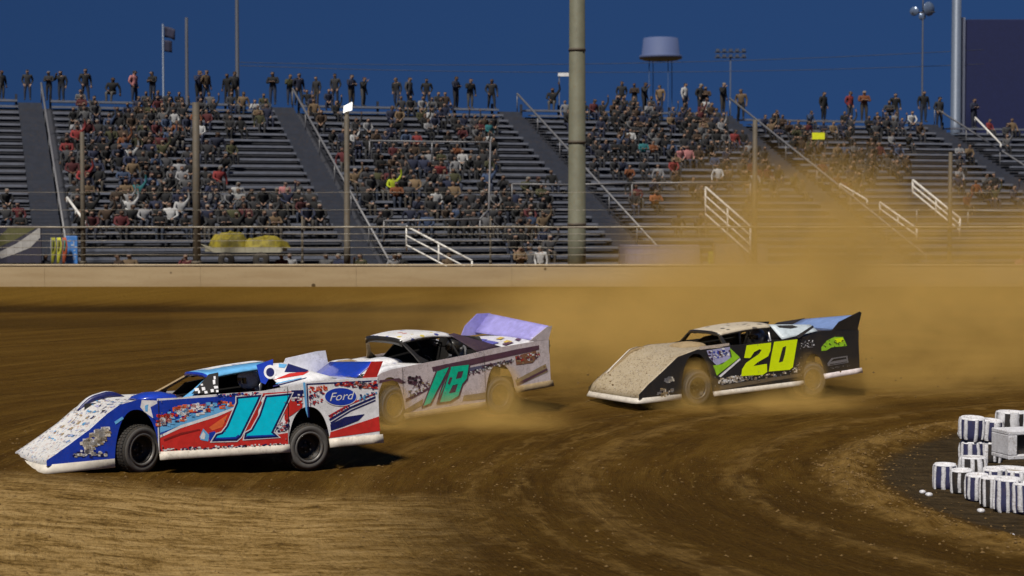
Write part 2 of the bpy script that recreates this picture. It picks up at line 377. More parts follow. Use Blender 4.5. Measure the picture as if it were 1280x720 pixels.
# ------------------------------------------------------------------ catch fence, poles, lamps
M_post = paint('rusty_steel_post', (.10, .085, .065, 1), .7, .2, dust=.3, scale=3); M_pole = paint('grey_green_pole', (.125, .125, .085, 1), .7, 0, dust=.2, scale=2)
M_cable = paint('steel_cable', (.30, .27, .22, 1), .5, .3, dust=.2)
froot = empty('catch_fence', (0, WY + .6, 1.0)); tag(froot, 'tall wire catch fence on brown steel posts above the concrete wall', 'fence', kind='thing')
YF = WY + .6
def fx(px): return (px - 640) / FPX * YF
for px, pyt, r in ((-45, 190, .10), (104, 165, .10), (246, 128, .16), (378, 270, .05), (613, 270, .04), (943, 150, .11), (1187, 190, .09), (1330, 150, .1)):
    zt_ = at_depth(px, pyt, YF).z
    mb = MB(); mb.tube((fx(px), 0, -.2), (fx(px), 0, zt_ - 1.0), r, 10, r2=r * .85)
    mb.tube((fx(px), -.02, 1.0), (fx(px), -.02, 1.12), r * 1.35, 10); mb.build('post', M_post, froot)
for py, r in ((283.5, .042), (292, .012), (300.5, .012), (309, .012), (318, .012), (262, .008), (240, .008)):
    z = at_depth(640, py, YF).z - 1.0; mb = MB()
    xs = [-23 + 46 * i / 24 for i in range(25)]
    mb.path([(x, -.13, z - .02 * math.sin((x % 5) / 5 * math.pi)) for x in xs], r, 6); mb.build('cable', M_cable, froot)
mb = MB()
for i in range(150):
    x = -23 + 46 * i / 149; mb.tube((x, -.1, .9), (x, -.1, 2.35), .004, 3)
mb.build('wire_mesh', paint('thin_wire', (.09, .085, .075, 1), .6, .2, dust=.1), froot)

def pole(name, label, cat, px, py0, py1, Y, r0, r1, mat, bands=True):
    p0 = at_depth(px, py0, Y); p1 = at_depth(px, py1, Y)
    root = empty(name, (p0.x, p0.y, p0.z)); tag(root, label, cat)
    mb = MB(); n = 6
    for i in range(n):
        a, b2 = i / n, (i + 1) / n
        mb.tube((0, 0, (p1.z - p0.z) * a), (0, 0, (p1.z - p0.z) * b2), lerp(r0, r1, a), 14, 0, lerp(r0, r1, b2))
    mb.build('shaft', mat, root)
    if bands:
        for f in (.17, .42, .7):
            mb = MB(); z = (p1.z - p0.z) * f; mb.tube((0, 0, z), (0, 0, z + .12), lerp(r0, r1, f) * 1.06, 14); mb.build('band', M_post, root)
    return root, p1.z - p0.z
pole('light_pole', 'thick grey-green pole rising out of the frame behind the wall', 'pole', 721, 352, -60, 70.5, .37, .30, M_pole)
rt, hh = pole('lamp_post', 'brown lamp post with a small lit white lamp beside the crowded block', 'lamp post', 434, 334, 138, 70, .13, .10, M_post, False)
mb = MB(); mb.add([(-.12, -.15, hh - .1), (.2, -.15, hh + .02), (.22, -.15, hh + .32), (-.1, -.15, hh + .16), (-.12, .15, hh - .1), (.2, .15, hh + .02), (.22, .15, hh + .32), (-.1, .15, hh + .16)],
                  [(0, 1, 2, 3), (7, 6, 5, 4), (0, 4, 5, 1), (1, 5, 6, 2), (2, 6, 7, 3), (3, 7, 4, 0)])
m, g, out = newmat('lit_lamp'); e = g.n('ShaderNodeEmission', {0: (1, .97, .9, 1), 1: 1.6}); g.t.links.new(e.outputs[0], out.inputs[0]); mb.build('lamp', m, rt)
M_skypole = paint('far_dark_pole', (.05, .055, .075, 1), .7, 0, dust=0); M_palepole = paint('pale_steel_pole', (.12, .15, .21, 1), .5, .1, dust=0)
pole('slim_pole', 'slim dark pole just past the flag behind the top row', 'pole', 234, 150, 22, 112, .12, .1, M_skypole, False)
pole('slim_pole', 'tall slim dark pole crossing the whole sky behind the top row', 'pole', 297, 150, -30, 112, .14, .11, M_skypole, False)
pole('steel_mast', 'stout pale steel mast beside the dark navy board', 'mast', 1194, 190, -30, 116, .34, .3, M_palepole, False)
pole('steel_mast', 'thinner bluish steel mast against the edge of the dark navy board', 'mast', 1202.5, 190, 22, 117, .16, .14, paint('blue_grey_pole', (.16, .18, .25, 1), .6, 0, dust=0), False)
# flag
rt, hh = pole('flagpole', 'pale flagpole flying a ragged dark flag', 'flagpole', 204.5, 150, 30, 112, .07, .06, M_palepole, False)
rows = []
for j in range(9):
    v = j / 8; row = []
    for i in range(9):
        u = i / 8; row.append((.08 + u * .72 * (1 - .12 * v), .12 * math.sin(u * 5 + v * 2), hh - .15 - v * 1.35 - .22 * u * u))
    rows.append(row)
mb = MB(); mb.grid(rows[:5], 0); o = mb.build('flag', paint('dark_flag_cloth', (.018, .02, .05, 1), .8, dust=0), rt, solid=.01)
mb = MB(); mb.grid([[(.08 + i * .06, .05 * math.sin(i), hh - 1.0 - j * .12 - .01 * i) for i in range(9)] for j in range(7)], 0); mb.build('pennant', MATS['dark_flag_cloth'], rt, solid=.01)
# floodlight fixture on a thin mast
rt, hh = pole('floodlight_mast', 'thin mast carrying a cluster of unlit pale floodlights', 'floodlight', 1152, 190, 16, 116, .06, .05, M_skypole, False)
M_lens = paint('unlit_lamp_glass', (.13, .18, .28, 1), .25, .2, dust=0)
for dx_, dz_, tilt, s in ((-.55, .1, -.5, .32), (.35, .25, .5, .5), (-.05, -.25, 0, .25)):
    Mx = Matrix.Translation((dx_, 0, hh + dz_)) @ Matrix.Rotation(R(90) , 4, 'X') @ Matrix.Rotation(tilt, 4, 'Y')
    mb = MB(); mb.lathe([(.02, -.25 * s), (.5 * s, -.2 * s), (.95 * s, .1 * s), (.9 * s, .18 * s), (0.01, .2 * s)], 16, 0, Mx); mb.build('lamp_head', M_lens, rt)
mb = MB(); mb.tube((-.7, 0, hh), (.8, 0, hh + .05), .05); mb.tube((0, 0, hh - .1), (0, 0, hh + .9), .05); mb.build('crossarm', M_skypole, rt)
# a dim bank of lamps far off, a pale tank far off
rt, hh = pole('floodlight_mast', 'far faint mast with a dark bank of lamps on the skyline', 'floodlight', 912, 300, 72, 260, .12, .1, paint('sky_dim_steel', (.060, .075, .115, 1), .8, 0, dust=0), False)
mb = MB()
for dz_ in (.0, .8): mb.box((0, 0, hh + dz_), (4.6, .25, .18))
for i in range(5):
    for dz_ in (.25, 1.05): mb.box((-1.9 + i * .95, -.2, hh + dz_), (.5, .35, .4))
mb.build('lamp_bank', MATS['sky_dim_steel'], rt)
p = at_depth(825, 300, 420); root = empty('water_tower', (p.x, p.y, p.z)); tag(root, 'pale lilac water tank standing far behind the stands', 'water tower')
zt_ = at_depth(825, 46, 420).z - p.z; zb_ = at_depth(825, 75, 420).z - p.z; sc = 420 / FPX
mb = MB(); mb.lathe([(.1, zt_), (19 * sc, zt_ - .3), (21.5 * sc, zt_ - 2 * sc), (24 * sc, zb_ + 3 * sc), (24.5 * sc, zb_ + .5), (22 * sc, zb_), (1, zb_ - .3)], 40); mb.build('tank', paint('pale_lilac_tank', (.075, .105, .225, 1), .7, 0, dust=0), root)
mb = MB(); mb.lathe([(23.5 * sc, zb_ + 1.2), (26.5 * sc, zb_ + 1.0), (26.5 * sc, zb_ + .3), (23.5 * sc, zb_ + .2)], 40); mb.build('walkway', MATS['pale_lilac_tank'], root)
mb = MB()
for a in range(4): q = a * math.pi / 2 + .5; mb.tube((3.4 * math.cos(q), 3.4 * math.sin(q), 0), (3.2 * math.cos(q), 3.2 * math.sin(q), zb_), .10, 6)
mb.build('leg_frame', paint('sky_blue_stem', (.040, .075, .16, 1), .9, 0, dust=0), root)
# dark board at the right of the sky
p0 = at_depth(1206, 330, 122); p1 = at_depth(1330, 24, 122)
root = empty('navy_board', (p0.x, p0.y, 0)); tag(root, 'huge dark navy board standing behind the top corner of the stands', 'board')
mb = MB(); mb.box(((p1.x - p0.x) / 2, .3, (p1.z) / 2 + 2.2), (p1.x - p0.x, .5, p1.z - 4.4)); mb.build('panel', paint('navy_board_paint', (.006, .012, .070, 1), .7, 0, dust=0), root, bevel=.03)
mb = MB()
for f in (.05, .5, .95): mb.box(((p1.x - p0.x) * f, .8, p1.z / 2), (.3, .3, p1.z - .5))
mb.build('leg', M_skypole, root)
# sign bracket behind the pole
p = at_depth(705, 140, 104); root = empty('sign_frame', (p.x, p.y, p.z)); tag(root, 'small white-topped sign frame half hidden by the thick pole', 'sign')
mb = MB(); mb.box((-.28, 0, .9), (.06, .1, 2.4)); mb.box((.5, 0, .9), (.06, .1, 2.4)); mb.build('leg', M_rail, root)
mb = MB(); mb.box((.12, -.03, 2.18), (.95, .16, .2)); mb.build('header', paint('white_sign', (.8, .8, .8, 1), .5, 0, dust=.05), root)
# overhead wires
for py0, py1, lab in ((82, 80, 'thin overhead wire sagging across the sky above the crowd'), (78, 62, 'thin overhead wire rising toward the dark navy board')):
    a, b2 = at_depth(300, py0, 118), at_depth(1230, py1, 118); mb = MB(); ps = []
    for i in range(21):
        f = i / 20; q = a.lerp(b2, f); q.z -= 4 * f * (1 - f) * .5; ps.append(q)
    mb.path(ps, .018, 4); tag(mb.build('overhead_wire', M_skypole), lab, 'wire')

# ------------------------------------------------------------------ things between the wall and the stand
def gpt(px, Y): p = at_depth(px, 300, Y); return Vector((p.x, p.y, 1.05))
# banner board
p = at_depth(-4, 327, 70.5); root = empty('banner_board', (p.x, p.y, .8)); tag(root, 'dark banner board with an olive top and white swoosh below the stands', 'banner')
W_, H_ = 56 / (FPX / 70.5), 1.5; zb = at_depth(0, 327, 70.5).z - .8
mb = MB(); mb.box((W_ / 2, 0, zb + H_ / 2 - .05), (W_, .08, H_)); mb.build('board', paint('dark_banner', (.035, .035, .06, 1), .6, dust=.1), root)
mb = MB()
pl = [(W_ * .02, zb + .35), (W_ * .45, zb + .72), (W_ * .8, zb + 1.15), (W_ * .98, zb + 1.38), (W_ * .98, zb + .95), (W_ * .75, zb + .55), (W_ * .4, zb + .3), (W_ * .1, zb + .12)]
mb.add([(x, -.045, z) for x, z in pl], [tuple(range(8))]); mb.build('swoosh', paint('banner_white', (.42, .41, .40, 1), .6, dust=.2), root, solid=.004)
pl = [(.02, zb + .55), (W_ * .4, zb + .85), (W_ * .95, zb + 1.4), (W_ * .3, zb + 1.4), (.02, zb + .9)]
mb = MB(); mb.add([(x, -.045, z) for x, z in pl], [tuple(range(5))]); mb.build('olive_stripe', paint('banner_olive', (.10, .10, .035, 1), .7, dust=.1), root, solid=.004)
# blue board and feather flags
p = at_depth(83, 330, 71); q = at_depth(97, 295, 71); root = empty('blue_board', (p.x, p.y, p.z - .3)); tag(root, 'upright bright blue board with pale marks behind the wall', 'board')
mb = MB(); mb.box(((q.x - p.x) / 2, 0, (q.z - p.z) / 2 + .3), (q.x - p.x, .1, q.z - p.z)); mb.build('panel', paint('bright_blue_board', srgb(70, 130, 205), .5, dust=.15), root, bevel=.02)
mb = MB(); rb = random.Random(5)
for i in range(16): mb.box((rb.uniform(.05, q.x - p.x - .05), -.056, rb.uniform(.45, q.z - p.z + .15)), (rb.uniform(.04, .14), .01, rb.uniform(.02, .06)))
mb.build('marking', paint('pale_mark', (.5, .56, .62, 1), .6, dust=.1), root)
for px, c1, c2, lab in ((64, srgb(150, 150, 40), srgb(60, 70, 30), 'yellow-green feather flag next to the standing guard'), (71, srgb(190, 190, 60), srgb(90, 90, 40), 'pale yellow feather flag between the yellow-green and the red one'), (78, srgb(170, 80, 50), srgb(60, 120, 110), 'red and teal feather flag beside the blue board')):
    p = at_depth(px, 330, 70.6); zt_ = at_depth(px, 297, 70.6).z; root = empty('feather_flag', (p.x, p.y, p.z - .3)); tag(root, lab, 'flag', 'feather flags behind the wall')
    mb = MB(); mb.tube((0, 0, 0), (0, 0, zt_ - p.z + .3), .02, 6); mb.build('pole', M_rail, root)
    mb = MB(); h2 = zt_ - p.z + .3
    mb.grid([[(.02 + u * .2 * math.sin(math.pi * (.25 + .7 * v)), .03 * math.sin(u * 3 + v * 6), h2 - v * (h2 - .25)) for u in (0, .33, .66, 1)] for v in [i / 8 for i in range(9)]], 0)
    mb.grid([[(.06 + u * .08, -.03 + .03 * math.sin(u * 3 + v * 6), h2 - .1 - v * .5) for u in (0, .5, 1)] for v in [i / 4 for i in range(5)]], 1)
    mb.build('cloth', [paint('cloth_' + str(px), c1, .8, dust=.1), paint('cloth_b' + str(px), c2, .8, dust=.1)], root, solid=.006)
# yellow covered trailer
p = at_depth(308, 330, 71.5); root = empty('covered_trailer', (p.x, p.y, 1.0)); tag(root, 'flat trailer loaded with two yellow tarpaulin mounds behind the wall', 'trailer')
zt_ = at_depth(308, 309, 71.5).z - 1.0
mb = MB(); mb.box((0, 0, zt_ - .1), (3.1, 1.5, .12)); mb.add([(-1.75, -.78, zt_ + .16), (-1.2, -.78, zt_ - .2), (1.5, -.78, zt_ - .2), (1.5, -.78, zt_), (-1.15, -.78, zt_ - .02)], [(0, 1, 2, 3, 4)]); mb.build('bed', paint('pale_trailer_bed', (.36, .34, .25, 1), .6, dust=.2), root)
for cx, rx, h2 in ((-.62, .85, .56), (.78, .95, .44)):
    rows = []
    for j in range(10):
        v = j / 9; row = []
        for i in range(25):
            a = 2 * math.pi * i / 24; k = math.cos(v * math.pi / 2) ** .6 * (1 + .10 * math.sin(a * 5 + cx) + .12 * mn.noise(Vector((math.cos(a) * 2.2, math.sin(a) * 2.2, v * 3 + cx)))) 
            row.append((cx + rx * k * math.cos(a), .65 * k * math.sin(a), zt_ - .04 + h2 * math.sin(v * math.pi / 2) * (1 + .12 * math.sin(a * 3 + cx * 4) + .5 * mn.noise(Vector((math.cos(a) * 1.7 + cx, math.sin(a) * 1.7, v * 2))))))
        rows.append(row)
    mb = MB(); mb.grid(rows, 0); mb.build('tarpaulin', paint('yellow_tarpaulin', srgb(128, 116, 26), .7, dust=.35, var=.45, scale=2.5), root)
for s in (-.7, .7):
    mb = MB(); mb.lathe([(.1, -.1), (.3, -.12), (.34, 0), (.3, .12), (.1, .1)], 20, 0, Matrix.Translation((s, -.72, zt_ - .5)) @ Matrix.Rotation(R(90), 4, 'X')); mb.build('wheel', M_rubber, root)
# olive drum-like bin in front of the steps, pale stair landing
p = at_depth(870, 322, 74); root = empty('utility_cabinet', (p.x, p.y, 1.2)); tag(root, 'dull lilac-grey cabinet half veiled by dust beside the steps', 'cabinet')
w2 = 1.0; mb = MB(); mb.box((1.9, .3, .75), (2.2, .8, 1.5)); mb.build('body', paint('lilac_grey_box', (.15, .14, .17, 1), .6, dust=.2), root, bevel=.03)
mb = MB(); mb.box((1.9, -.11, 1.0), (1.9, .02, .9)); mb.build('door', paint('lilac_grey_door', (.20, .18, .23, 1), .6, dust=.2), root)
p = at_depth(780, 322, 74.5); root = empty('utility_cabinet', (p.x, p.y, 1.2)); tag(root, 'wide pale lilac cabinet behind the fence under the walkway rail', 'cabinet')
mb = MB(); mb.box((1.5, .3, .65), (3.4, .8, 1.6)); mb.build('body', paint('lilac_box', (.17, .16, .23, 1), .6, dust=.2), root, bevel=.03)
mb = MB(); mb.box((1.5, -.11, .65), (2.9, .02, 1.2)); mb.build('door', paint('lilac_door', (.24, .22, .31, 1), .6, dust=.2), root)
# yellow sign board on the stand
p = at_depth(1023, 170, 96); root = empty('yellow_sign', (p.x, p.y, p.z)); tag(root, 'small bright yellow sign held up in the crowd above the dust', 'sign')
mb = MB(); mb.box((0, 0, 0), (.68, .04, .36)); mb.build('board', paint('bright_yellow_sign', srgb(225, 230, 30), .6, dust=.03), root)
mb = MB(); mb.tube((0, .03, -.8), (0, .03, .1), .02, 6); mb.build('stick', M_rail, root)

# ------------------------------------------------------------------ people
def objcol_mat():
    m, g, out = newmat('spectator_top'); oi = g.n('ShaderNodeObjectInfo')
    tc = g.n('ShaderNodeTexCoord').outputs['Object']; n1 = g.noise(tc, 7, 4, .6)
    c = g.mix(1.0, oi.outputs['Color'], g.ramp(n1, [(.3, (.6, .6, .6, 1)), (.7, (1.15, 1.15, 1.15, 1))]), 'MULTIPLY')
    b = g.n('ShaderNodeBsdfPrincipled', {'Base Color': c, 'Roughness': .85}); g.t.links.new(b.outputs[0], out.inputs[0]); return m
def random_mat(name, cols):
    m, g, out = newmat(name); oi = g.n('ShaderNodeObjectInfo')
    c = g.ramp(oi.outputs['Random'], [(i / len(cols), tuple(x * .75 for x in c[:3]) + (1,)) for i, c in enumerate(cols)], 'CONSTANT')
    b = g.n('ShaderNodeBsdfPrincipled', {'Base Color': c, 'Roughness': .8}); g.t.links.new(b.outputs[0], out.inputs[0]); return m
M_top = objcol_mat()
M_trs = random_mat('spectator_trousers', [(.02, .025, .045, 1), (.012, .012, .014, 1), (.035, .045, .08, 1), (.06, .05, .04, 1), (.02, .02, .025, 1), (.09, .085, .08, 1), (.025, .035, .06, 1)])
M_skin = random_mat('spectator_skin', [(.33, .20, .14, 1), (.26, .155, .105, 1), (.38, .245, .18, 1), (.14, .075, .045, 1), (.30, .185, .13, 1)])
M_hair = random_mat('spectator_hair', [(.015, .011, .009, 1), (.04, .024, .013, 1), (.10, .065, .035, 1), (.02, .02, .025, 1), (.2, .19, .17, 1), (.03, .02, .015, 1), (.05, .012, .012, 1), (.012, .018, .04, 1)])
M_shoe = paint('dark_shoe', (.02, .018, .017, 1), .7, dust=.1)
PMATS = [M_top, M_trs, M_skin, M_hair, M_shoe]
def person_mesh(name, J, arms, legs, sub=1, fingers=True):
    """J: pelvis, spine, chest, neck, head ; arms / legs: per side lists of joints. One skinned, continuous body."""
    verts, edges, rad, reg = [], [], [], []
    def v(p, r, par=None, rg=0):
        verts.append(Vector(p)); rad.append(r); i = len(verts) - 1
        if par is not None: edges.append((par, i)); reg.append(rg)
        return i
    pel = v(J['pelvis'], .135); sp = v(J['spine'], .13, pel, 0); ch = v(J['chest'], .145, sp, 0)
    ub = v(J['neck'] - Vector((0, 0, .06)), .10, ch, 0); nk = v(J['neck'], .055, ub, 2)
    h0 = v(J['head'] + Vector((0, 0, -.06)), .078, nk, 2); h1 = v(J['head'] + Vector((0, .012, .03)), .098, h0, 2); h2 = v(J['head'] + Vector((0, .02, .085)), .075, h1, 3)
    look = J.get('look', Vector((0, -1, 0)))
    v(J['head'] + look * .112 + Vector((0, 0, -.02)), .014, h0, 2)
    for s, A in ((-1, arms[0]), (1, arms[1])):
        sh = v(A[0], .075, ch, 0); el = v(A[1], .052, sh, 0); wr = v(A[2], .036, el, 0)
        d = (A[2] - A[1]).normalized(); pm = v(A[2] + d * .07, .036, wr, 2)
        if fingers:
            side = d.cross(Vector((0, 0, 1)));
            side = side.normalized() if side.length > .1 else Vector((1, 0, 0))
            nrm = side.cross(d)
            for q, ln in ((-1.5, .055), (-.5, .07), (.5, .075), (1.5, .065)):
                b = A[2] + d * .105 + side * q * .018; k1 = v(b, .0095, pm, 2); v(b + d * ln * .7 - nrm * .025, .008, k1, 2)
            t1 = v(A[2] + d * .05 + side * .045, .011, pm, 2); v(A[2] + d * .09 + side * .06 - nrm * .015, .009, t1, 2)
    for s, Lg in ((-1, legs[0]), (1, legs[1])):
        hp = v(Lg[0], .10, pel, 1); kn = v(Lg[1], .068, hp, 1); an = v(Lg[2], .045, kn, 1); v(Lg[3], .04, an, 4)
    bm = bmesh.new(); sk = bm.verts.layers.skin.verify(); bv = []
    for p, r in zip(verts, rad):
        q = bm.verts.new(p); q[sk].radius = (r, r); bv.append(q)
    bv[0][sk].use_root = True
    for a, b in edges: bm.edges.new((bv[a], bv[b]))
    me = bpy.data.meshes.new(name + '_src'); bm.to_mesh(me); bm.free()
    o = bpy.data.objects.new(name + '_src', me); COL.objects.link(o)
    md = o.modifiers.new('s', 'SKIN'); md.use_smooth_shade = True
    ms = o.modifiers.new('u', 'SUBSURF'); ms.levels = ms.render_levels = sub
    dg = bpy.context.evaluated_depsgraph_get(); ev = o.evaluated_get(dg)
    res = bpy.data.meshes.new_from_object(ev); res.name = name
    bpy.data.objects.remove(o); bpy.data.meshes.remove(me)
    res.materials.clear()
    for mm in PMATS: res.materials.append(mm)
    hd = J['head']
    for p in res.polygons:
        c = p.center; best = None; bd = 9
        for (a, b), rg in zip(edges, reg):
            A, B = verts[a], verts[b]; ab = B - A; t = max(0, min(1, (c - A).dot(ab) / ab.length_squared)); d = (c - A - ab * t).length - .5 * (rad[a] * (1 - t) + rad[b] * t)
            if d < bd: bd = d; best = rg
        if best in (2, 3) and (c - hd).length < .2:
            rel = c - hd
            best = 3 if (rel.z > .035 or rel.dot(look) < .005 and rel.z > -.07) else 2
        p.material_index = best; p.use_smooth = True
    return res
VV = Vector
def seated(name, lean=0, arms='lap', look=(0, -1, 0), spread=.12, tilt=0):
    J = dict(pelvis=VV((0, 0, .13)), spine=VV((0, -.02 - lean * .3, .34)), chest=VV((tilt * .5, -.03 - lean * .7, .52)), neck=VV((tilt, -.05 - lean, .68)), head=VV((tilt * 1.2, -.09 - lean * 1.15, .82)), look=VV(look).normalized())
    c = J['chest']; S = [c + VV((-.2, .01, .07)), c + VV((.2, .01, .07))]
    def arm(s, mode):
        sh = S[0 if s < 0 else 1]
        if mode == 'lap': return [sh, sh + VV((s * .06, -.10, -.26)), VV((s * .09, -.34 - lean * .4, .23))]
        if mode == 'knee': return [sh, sh + VV((s * .05, -.18, -.22)), VV((s * .1, -.42, .22))]
        if mode == 'face': return [sh, sh + VV((s * .06, -.14, -.24)), sh + VV((-s * .1, -.25, .02))]
        if mode == 'up': return [sh, sh + VV((s * .13, -.04, .24)), sh + VV((s * .1, -.1, .5))]
        if mode == 'cross': return [sh, sh + VV((s * .06, -.12, -.24)), sh + VV((-s * .24, -.22, -.2))]
        if mode == 'side': return [sh, sh + VV((s * .1, .05, -.27)), VV((s * .34, -.02, .08))]
    am = arms if isinstance(arms, tuple) else (arms, arms)
    lg = [[VV((s * .09, -.02, .10)), VV((s * spread, -.45, .12)), VV((s * (spread - .02), -.47, -.33)), VV((s * spread, -.62, -.36))] for s in (-1, 1)]
    return person_mesh(name, J, [arm(-1, am[0]), arm(1, am[1])], lg)
def standing(name, arms='down', look=(0, -1, 0), stance=.1, lean=0, stride=0):
    J = dict(pelvis=VV((0, 0, .95)), spine=VV((0, -lean * .3, 1.14)), chest=VV((0, -lean * .7, 1.32)), neck=VV((0, -.02 - lean, 1.50)), head=VV((0, -.05 - lean, 1.64)), look=VV(look).normalized())
    c = J['chest']; S = [c + VV((-.2, .01, .08)), c + VV((.2, .01, .08))]
    def arm(s, mode):
        sh = S[0 if s < 0 else 1]
        if mode == 'down': return [sh, sh + VV((s * .07, .02, -.29)), sh + VV((s * .06, -.06, -.54))]
        if mode == 'pocket': return [sh, sh + VV((s * .07, .06, -.28)), sh + VV((s * -.02, -.07, -.49))]
        if mode == 'cross': return [sh, sh + VV((s * .06, -.08, -.27)), sh + VV((-s * .22, -.2, -.2))]
        if mode == 'up': return [sh, sh + VV((s * .16, -.08, .2)), sh + VV((s * .06, -.16, .44))]
        if mode == 'face': return [sh, sh + VV((s * .08, -.12, -.24)), sh + VV((-s * .08, -.26, .06))]
    am = arms if isinstance(arms, tuple) else (arms, arms)
    lg = [[VV((s * .09, 0, .90)), VV((s * stance, -.03 - s * stride * .3, .50)), VV((s * stance, .0 - s * stride, .09)), VV((s * (stance + .03), -.15 - s * stride, .04))] for s in (-1, 1)]
    return person_mesh(name, J, [arm(-1, am[0]), arm(1, am[1])], lg)
SEATED = [('with hands in lap', seated('person_lap')), ('leaning forward on the knees', seated('person_lean', .16, 'knee', spread=.17)),
          ('with one hand at the face', seated('person_face', .05, ('face', 'lap'), (.3, -1, 0))), ('with arms folded', seated('person_fold', 0, 'cross', (-.5, -1, 0))),
          ('with one arm raised', seated('person_wave', -.03, ('lap', 'up'))), ('turned to a neighbour', seated('person_turn', .03, ('lap', 'side'), (.9, -.6, 0), tilt=.05)),
          ('leaning back on one arm', seated('person_back', -.08, ('side', 'lap'), (-.8, -.7, 0), tilt=-.04, spread=.16))]
STAND = [('with arms hanging', standing('person_stand')), ('with hands in pockets', standing('person_pocket', 'pocket', (.4, -1, 0), .13)), ('with folded arms', standing('person_armsfolded', 'cross', (-.4, -1, 0))),
         ('with a hand raised to the face', standing('person_phone', ('face', 'down'), lean=.04)), ('stepping sideways', standing('person_step', ('pocket', 'down'), (-.9, -.5, 0), .12, .03, .12))]
TONES = [('black', (.010, .010, .011)), ('charcoal', (.026, .026, .029)), ('navy', (.016, .021, .05)), ('dark grey', (.045, .045, .05)), ('brown', (.055, .032, .018)), ('maroon', (.085, .013, .016)),
         ('red', (.22, .025, .025)), ('olive', (.05, .05, .02)), ('mid grey', (.11, .11, .115)), ('white', (.48, .48, .48)), ('pale grey', (.25, .25, .26)), ('denim blue', (.04, .065, .13)), ('teal', (.02, .16, .18)),
         ('tan', (.18, .12, .065)), ('rust orange', (.20, .065, .022)), ('pink', (.42, .17, .17)), ('yellow-green', (.5, .6, .02))]
WEIGHT = [30, 24, 15, 13, 8, 5, 2, 5, 6, 3.2, 4.5, 4.5, .25, 4, 1.6, .6, 0]
GARM = ['jacket', 'hooded top', 'shirt', 'coat', 'sweater', 'T-shirt']
ORD = ['lowest', 'second', 'third', 'fourth', 'fifth', 'sixth', 'seventh', 'eighth', 'ninth', 'tenth', 'eleventh', 'twelfth', 'thirteenth', 'fourteenth', 'fifteenth', 'sixteenth', 'seventeenth', 'eighteenth', 'nineteenth', 'twentieth', 'twenty-first', 'twenty-second', 'twenty-third', 'twenty-fourth', 'topmost']
NTH = ['first', 'second', 'third', 'fourth', 'fifth', 'sixth', 'seventh', 'eighth', 'ninth', 'tenth', 'eleventh', 'twelfth', 'thirteenth', 'fourteenth', 'fifteenth', 'sixteenth']
BLKN = ['past the outermost aisle', 'past the red-jacket aisle', 'past the lamp-post aisle', 'past the thick-pole aisle', 'past the dusty aisle', 'past the navy-board aisle']
rp = random.Random(11)
USED = set()
def add_person(mesh, loc, rz, tone, label, group, sc=1.0):
    o = bpy.data.objects.new('person', mesh); COL.objects.link(o); o.location = loc; o.rotation_euler = (0, 0, rz); wd = rp.uniform(1.03, 1.28); o.scale = (sc * wd, sc * wd, sc)
    c = TONES[tone][1]; k = rp.uniform(.6, 1.25); o.color = (c[0] * k, c[1] * k, c[2] * k, 1)
    assert label not in USED, label
    USED.add(label); tag(o, label, 'person', group, 'thing'); return o
# how full the benches are, read off the photograph: (x0, y0, x1, y1, share of seats taken)
DENS = [(8, 175, 95, 282, .42), (95, 118, 235, 180, .72), (60, 135, 110, 175, .35), (95, 180, 240, 282, .80), (240, 98, 312, 155, .62), (250, 155, 300, 165, .15), (245, 165, 290, 235, .42), (290, 235, 392, 282, .75), (245, 235, 300, 282, .62),
        (318, 108, 420, 150, .60), (385, 165, 430, 235, .72), (385, 235, 450, 282, .66), (430, 150, 500, 200, .35), (430, 200, 500, 282, .72), (485, 118, 560, 155, .55), (500, 155, 545, 200, .30), (540, 150, 625, 190, .48), (500, 190, 625, 282, .72), (625, 225, 690, 310, .72),
        (735, 128, 825, 190, .74), (735, 190, 780, 210, .5), (785, 205, 835, 250, .38), (835, 120, 950, 175, .66), (830, 175, 950, 232, .55), (950, 130, 1100, 200, .62), (950, 200, 1090, 240, .45), (1050, 140, 1170, 160, .5), (1100, 160, 1140, 215, .35), (1190, 185, 1280, 250, .35), (1180, 150, 1280, 180, .2), (150, 283, 245, 312, .22), (690, 110, 735, 160, .25), (860, 232, 940, 300, .18)]
cands = []
for i in range(NR):
    for bi in range(6):
        if i >= BLOCK_ROWS[bi] - 1 and bi > 3 or i >= BLOCK_ROWS[bi]: continue
        t = RAILS[bi] + .8
        while t < RAILS[bi + 1] - 1.5:
            p = stand(t + rp.uniform(-.05, .05), i * ROWW + .02, Z0 + i * ROWZ); sx_, sy_ = project(p + Vector((0, 0, .5)))
            if -14 < sx_ < 1294 and sy_ < 327:
                d = max([q[4] for q in DENS if q[0] <= sx_ <= q[2] and q[1] <= sy_ <= q[3]] or [.02])
                cl = mn.noise(Vector((sx_ / 26, sy_ / 15, 2.0))) * .5 + .5 * mn.noise(Vector((sx_ / 60, sy_ / 30, 7.0)))
                d = d * (1.0 + 1.6 * cl) * .80
                if rp.random() < d: cands.append((bi, i, t, p, sx_, sy_))
            t += .56
SPECIAL = [(177, 232, 'teal'), (487, 226, 'yellow-green'), (272, 216, 'red'), (40, 190, 'red'), (42, 240, 'maroon'), (422, 185, 'maroon'), (110, 158, 'maroon'), (245, 142, 'rust orange'), (110, 283, 'maroon'), (860, 203, 'pink')]
people = []
for bi, i, t, p, sx_, sy_ in cands: people.append([bi, i, t, p, sx_, sy_, rp.choices(range(len(TONES)), WEIGHT)[0]])
for x, y, nm in SPECIAL:
    k = min(people, key=lambda q: (q[4] - x) ** 2 + (q[5] - y) ** 2); k[6] = [n for n, c in TONES].index(nm)
for q in people:            # the light-clothed party in the lower rows
    if 155 < q[4] < 240 and 246 < q[5] < 268 and rp.random() < .55: q[6] = 9
keep_special = [min(people, key=lambda q: (q[4] - x) ** 2 + (q[5] - y) ** 2) for x, y, nm in SPECIAL]
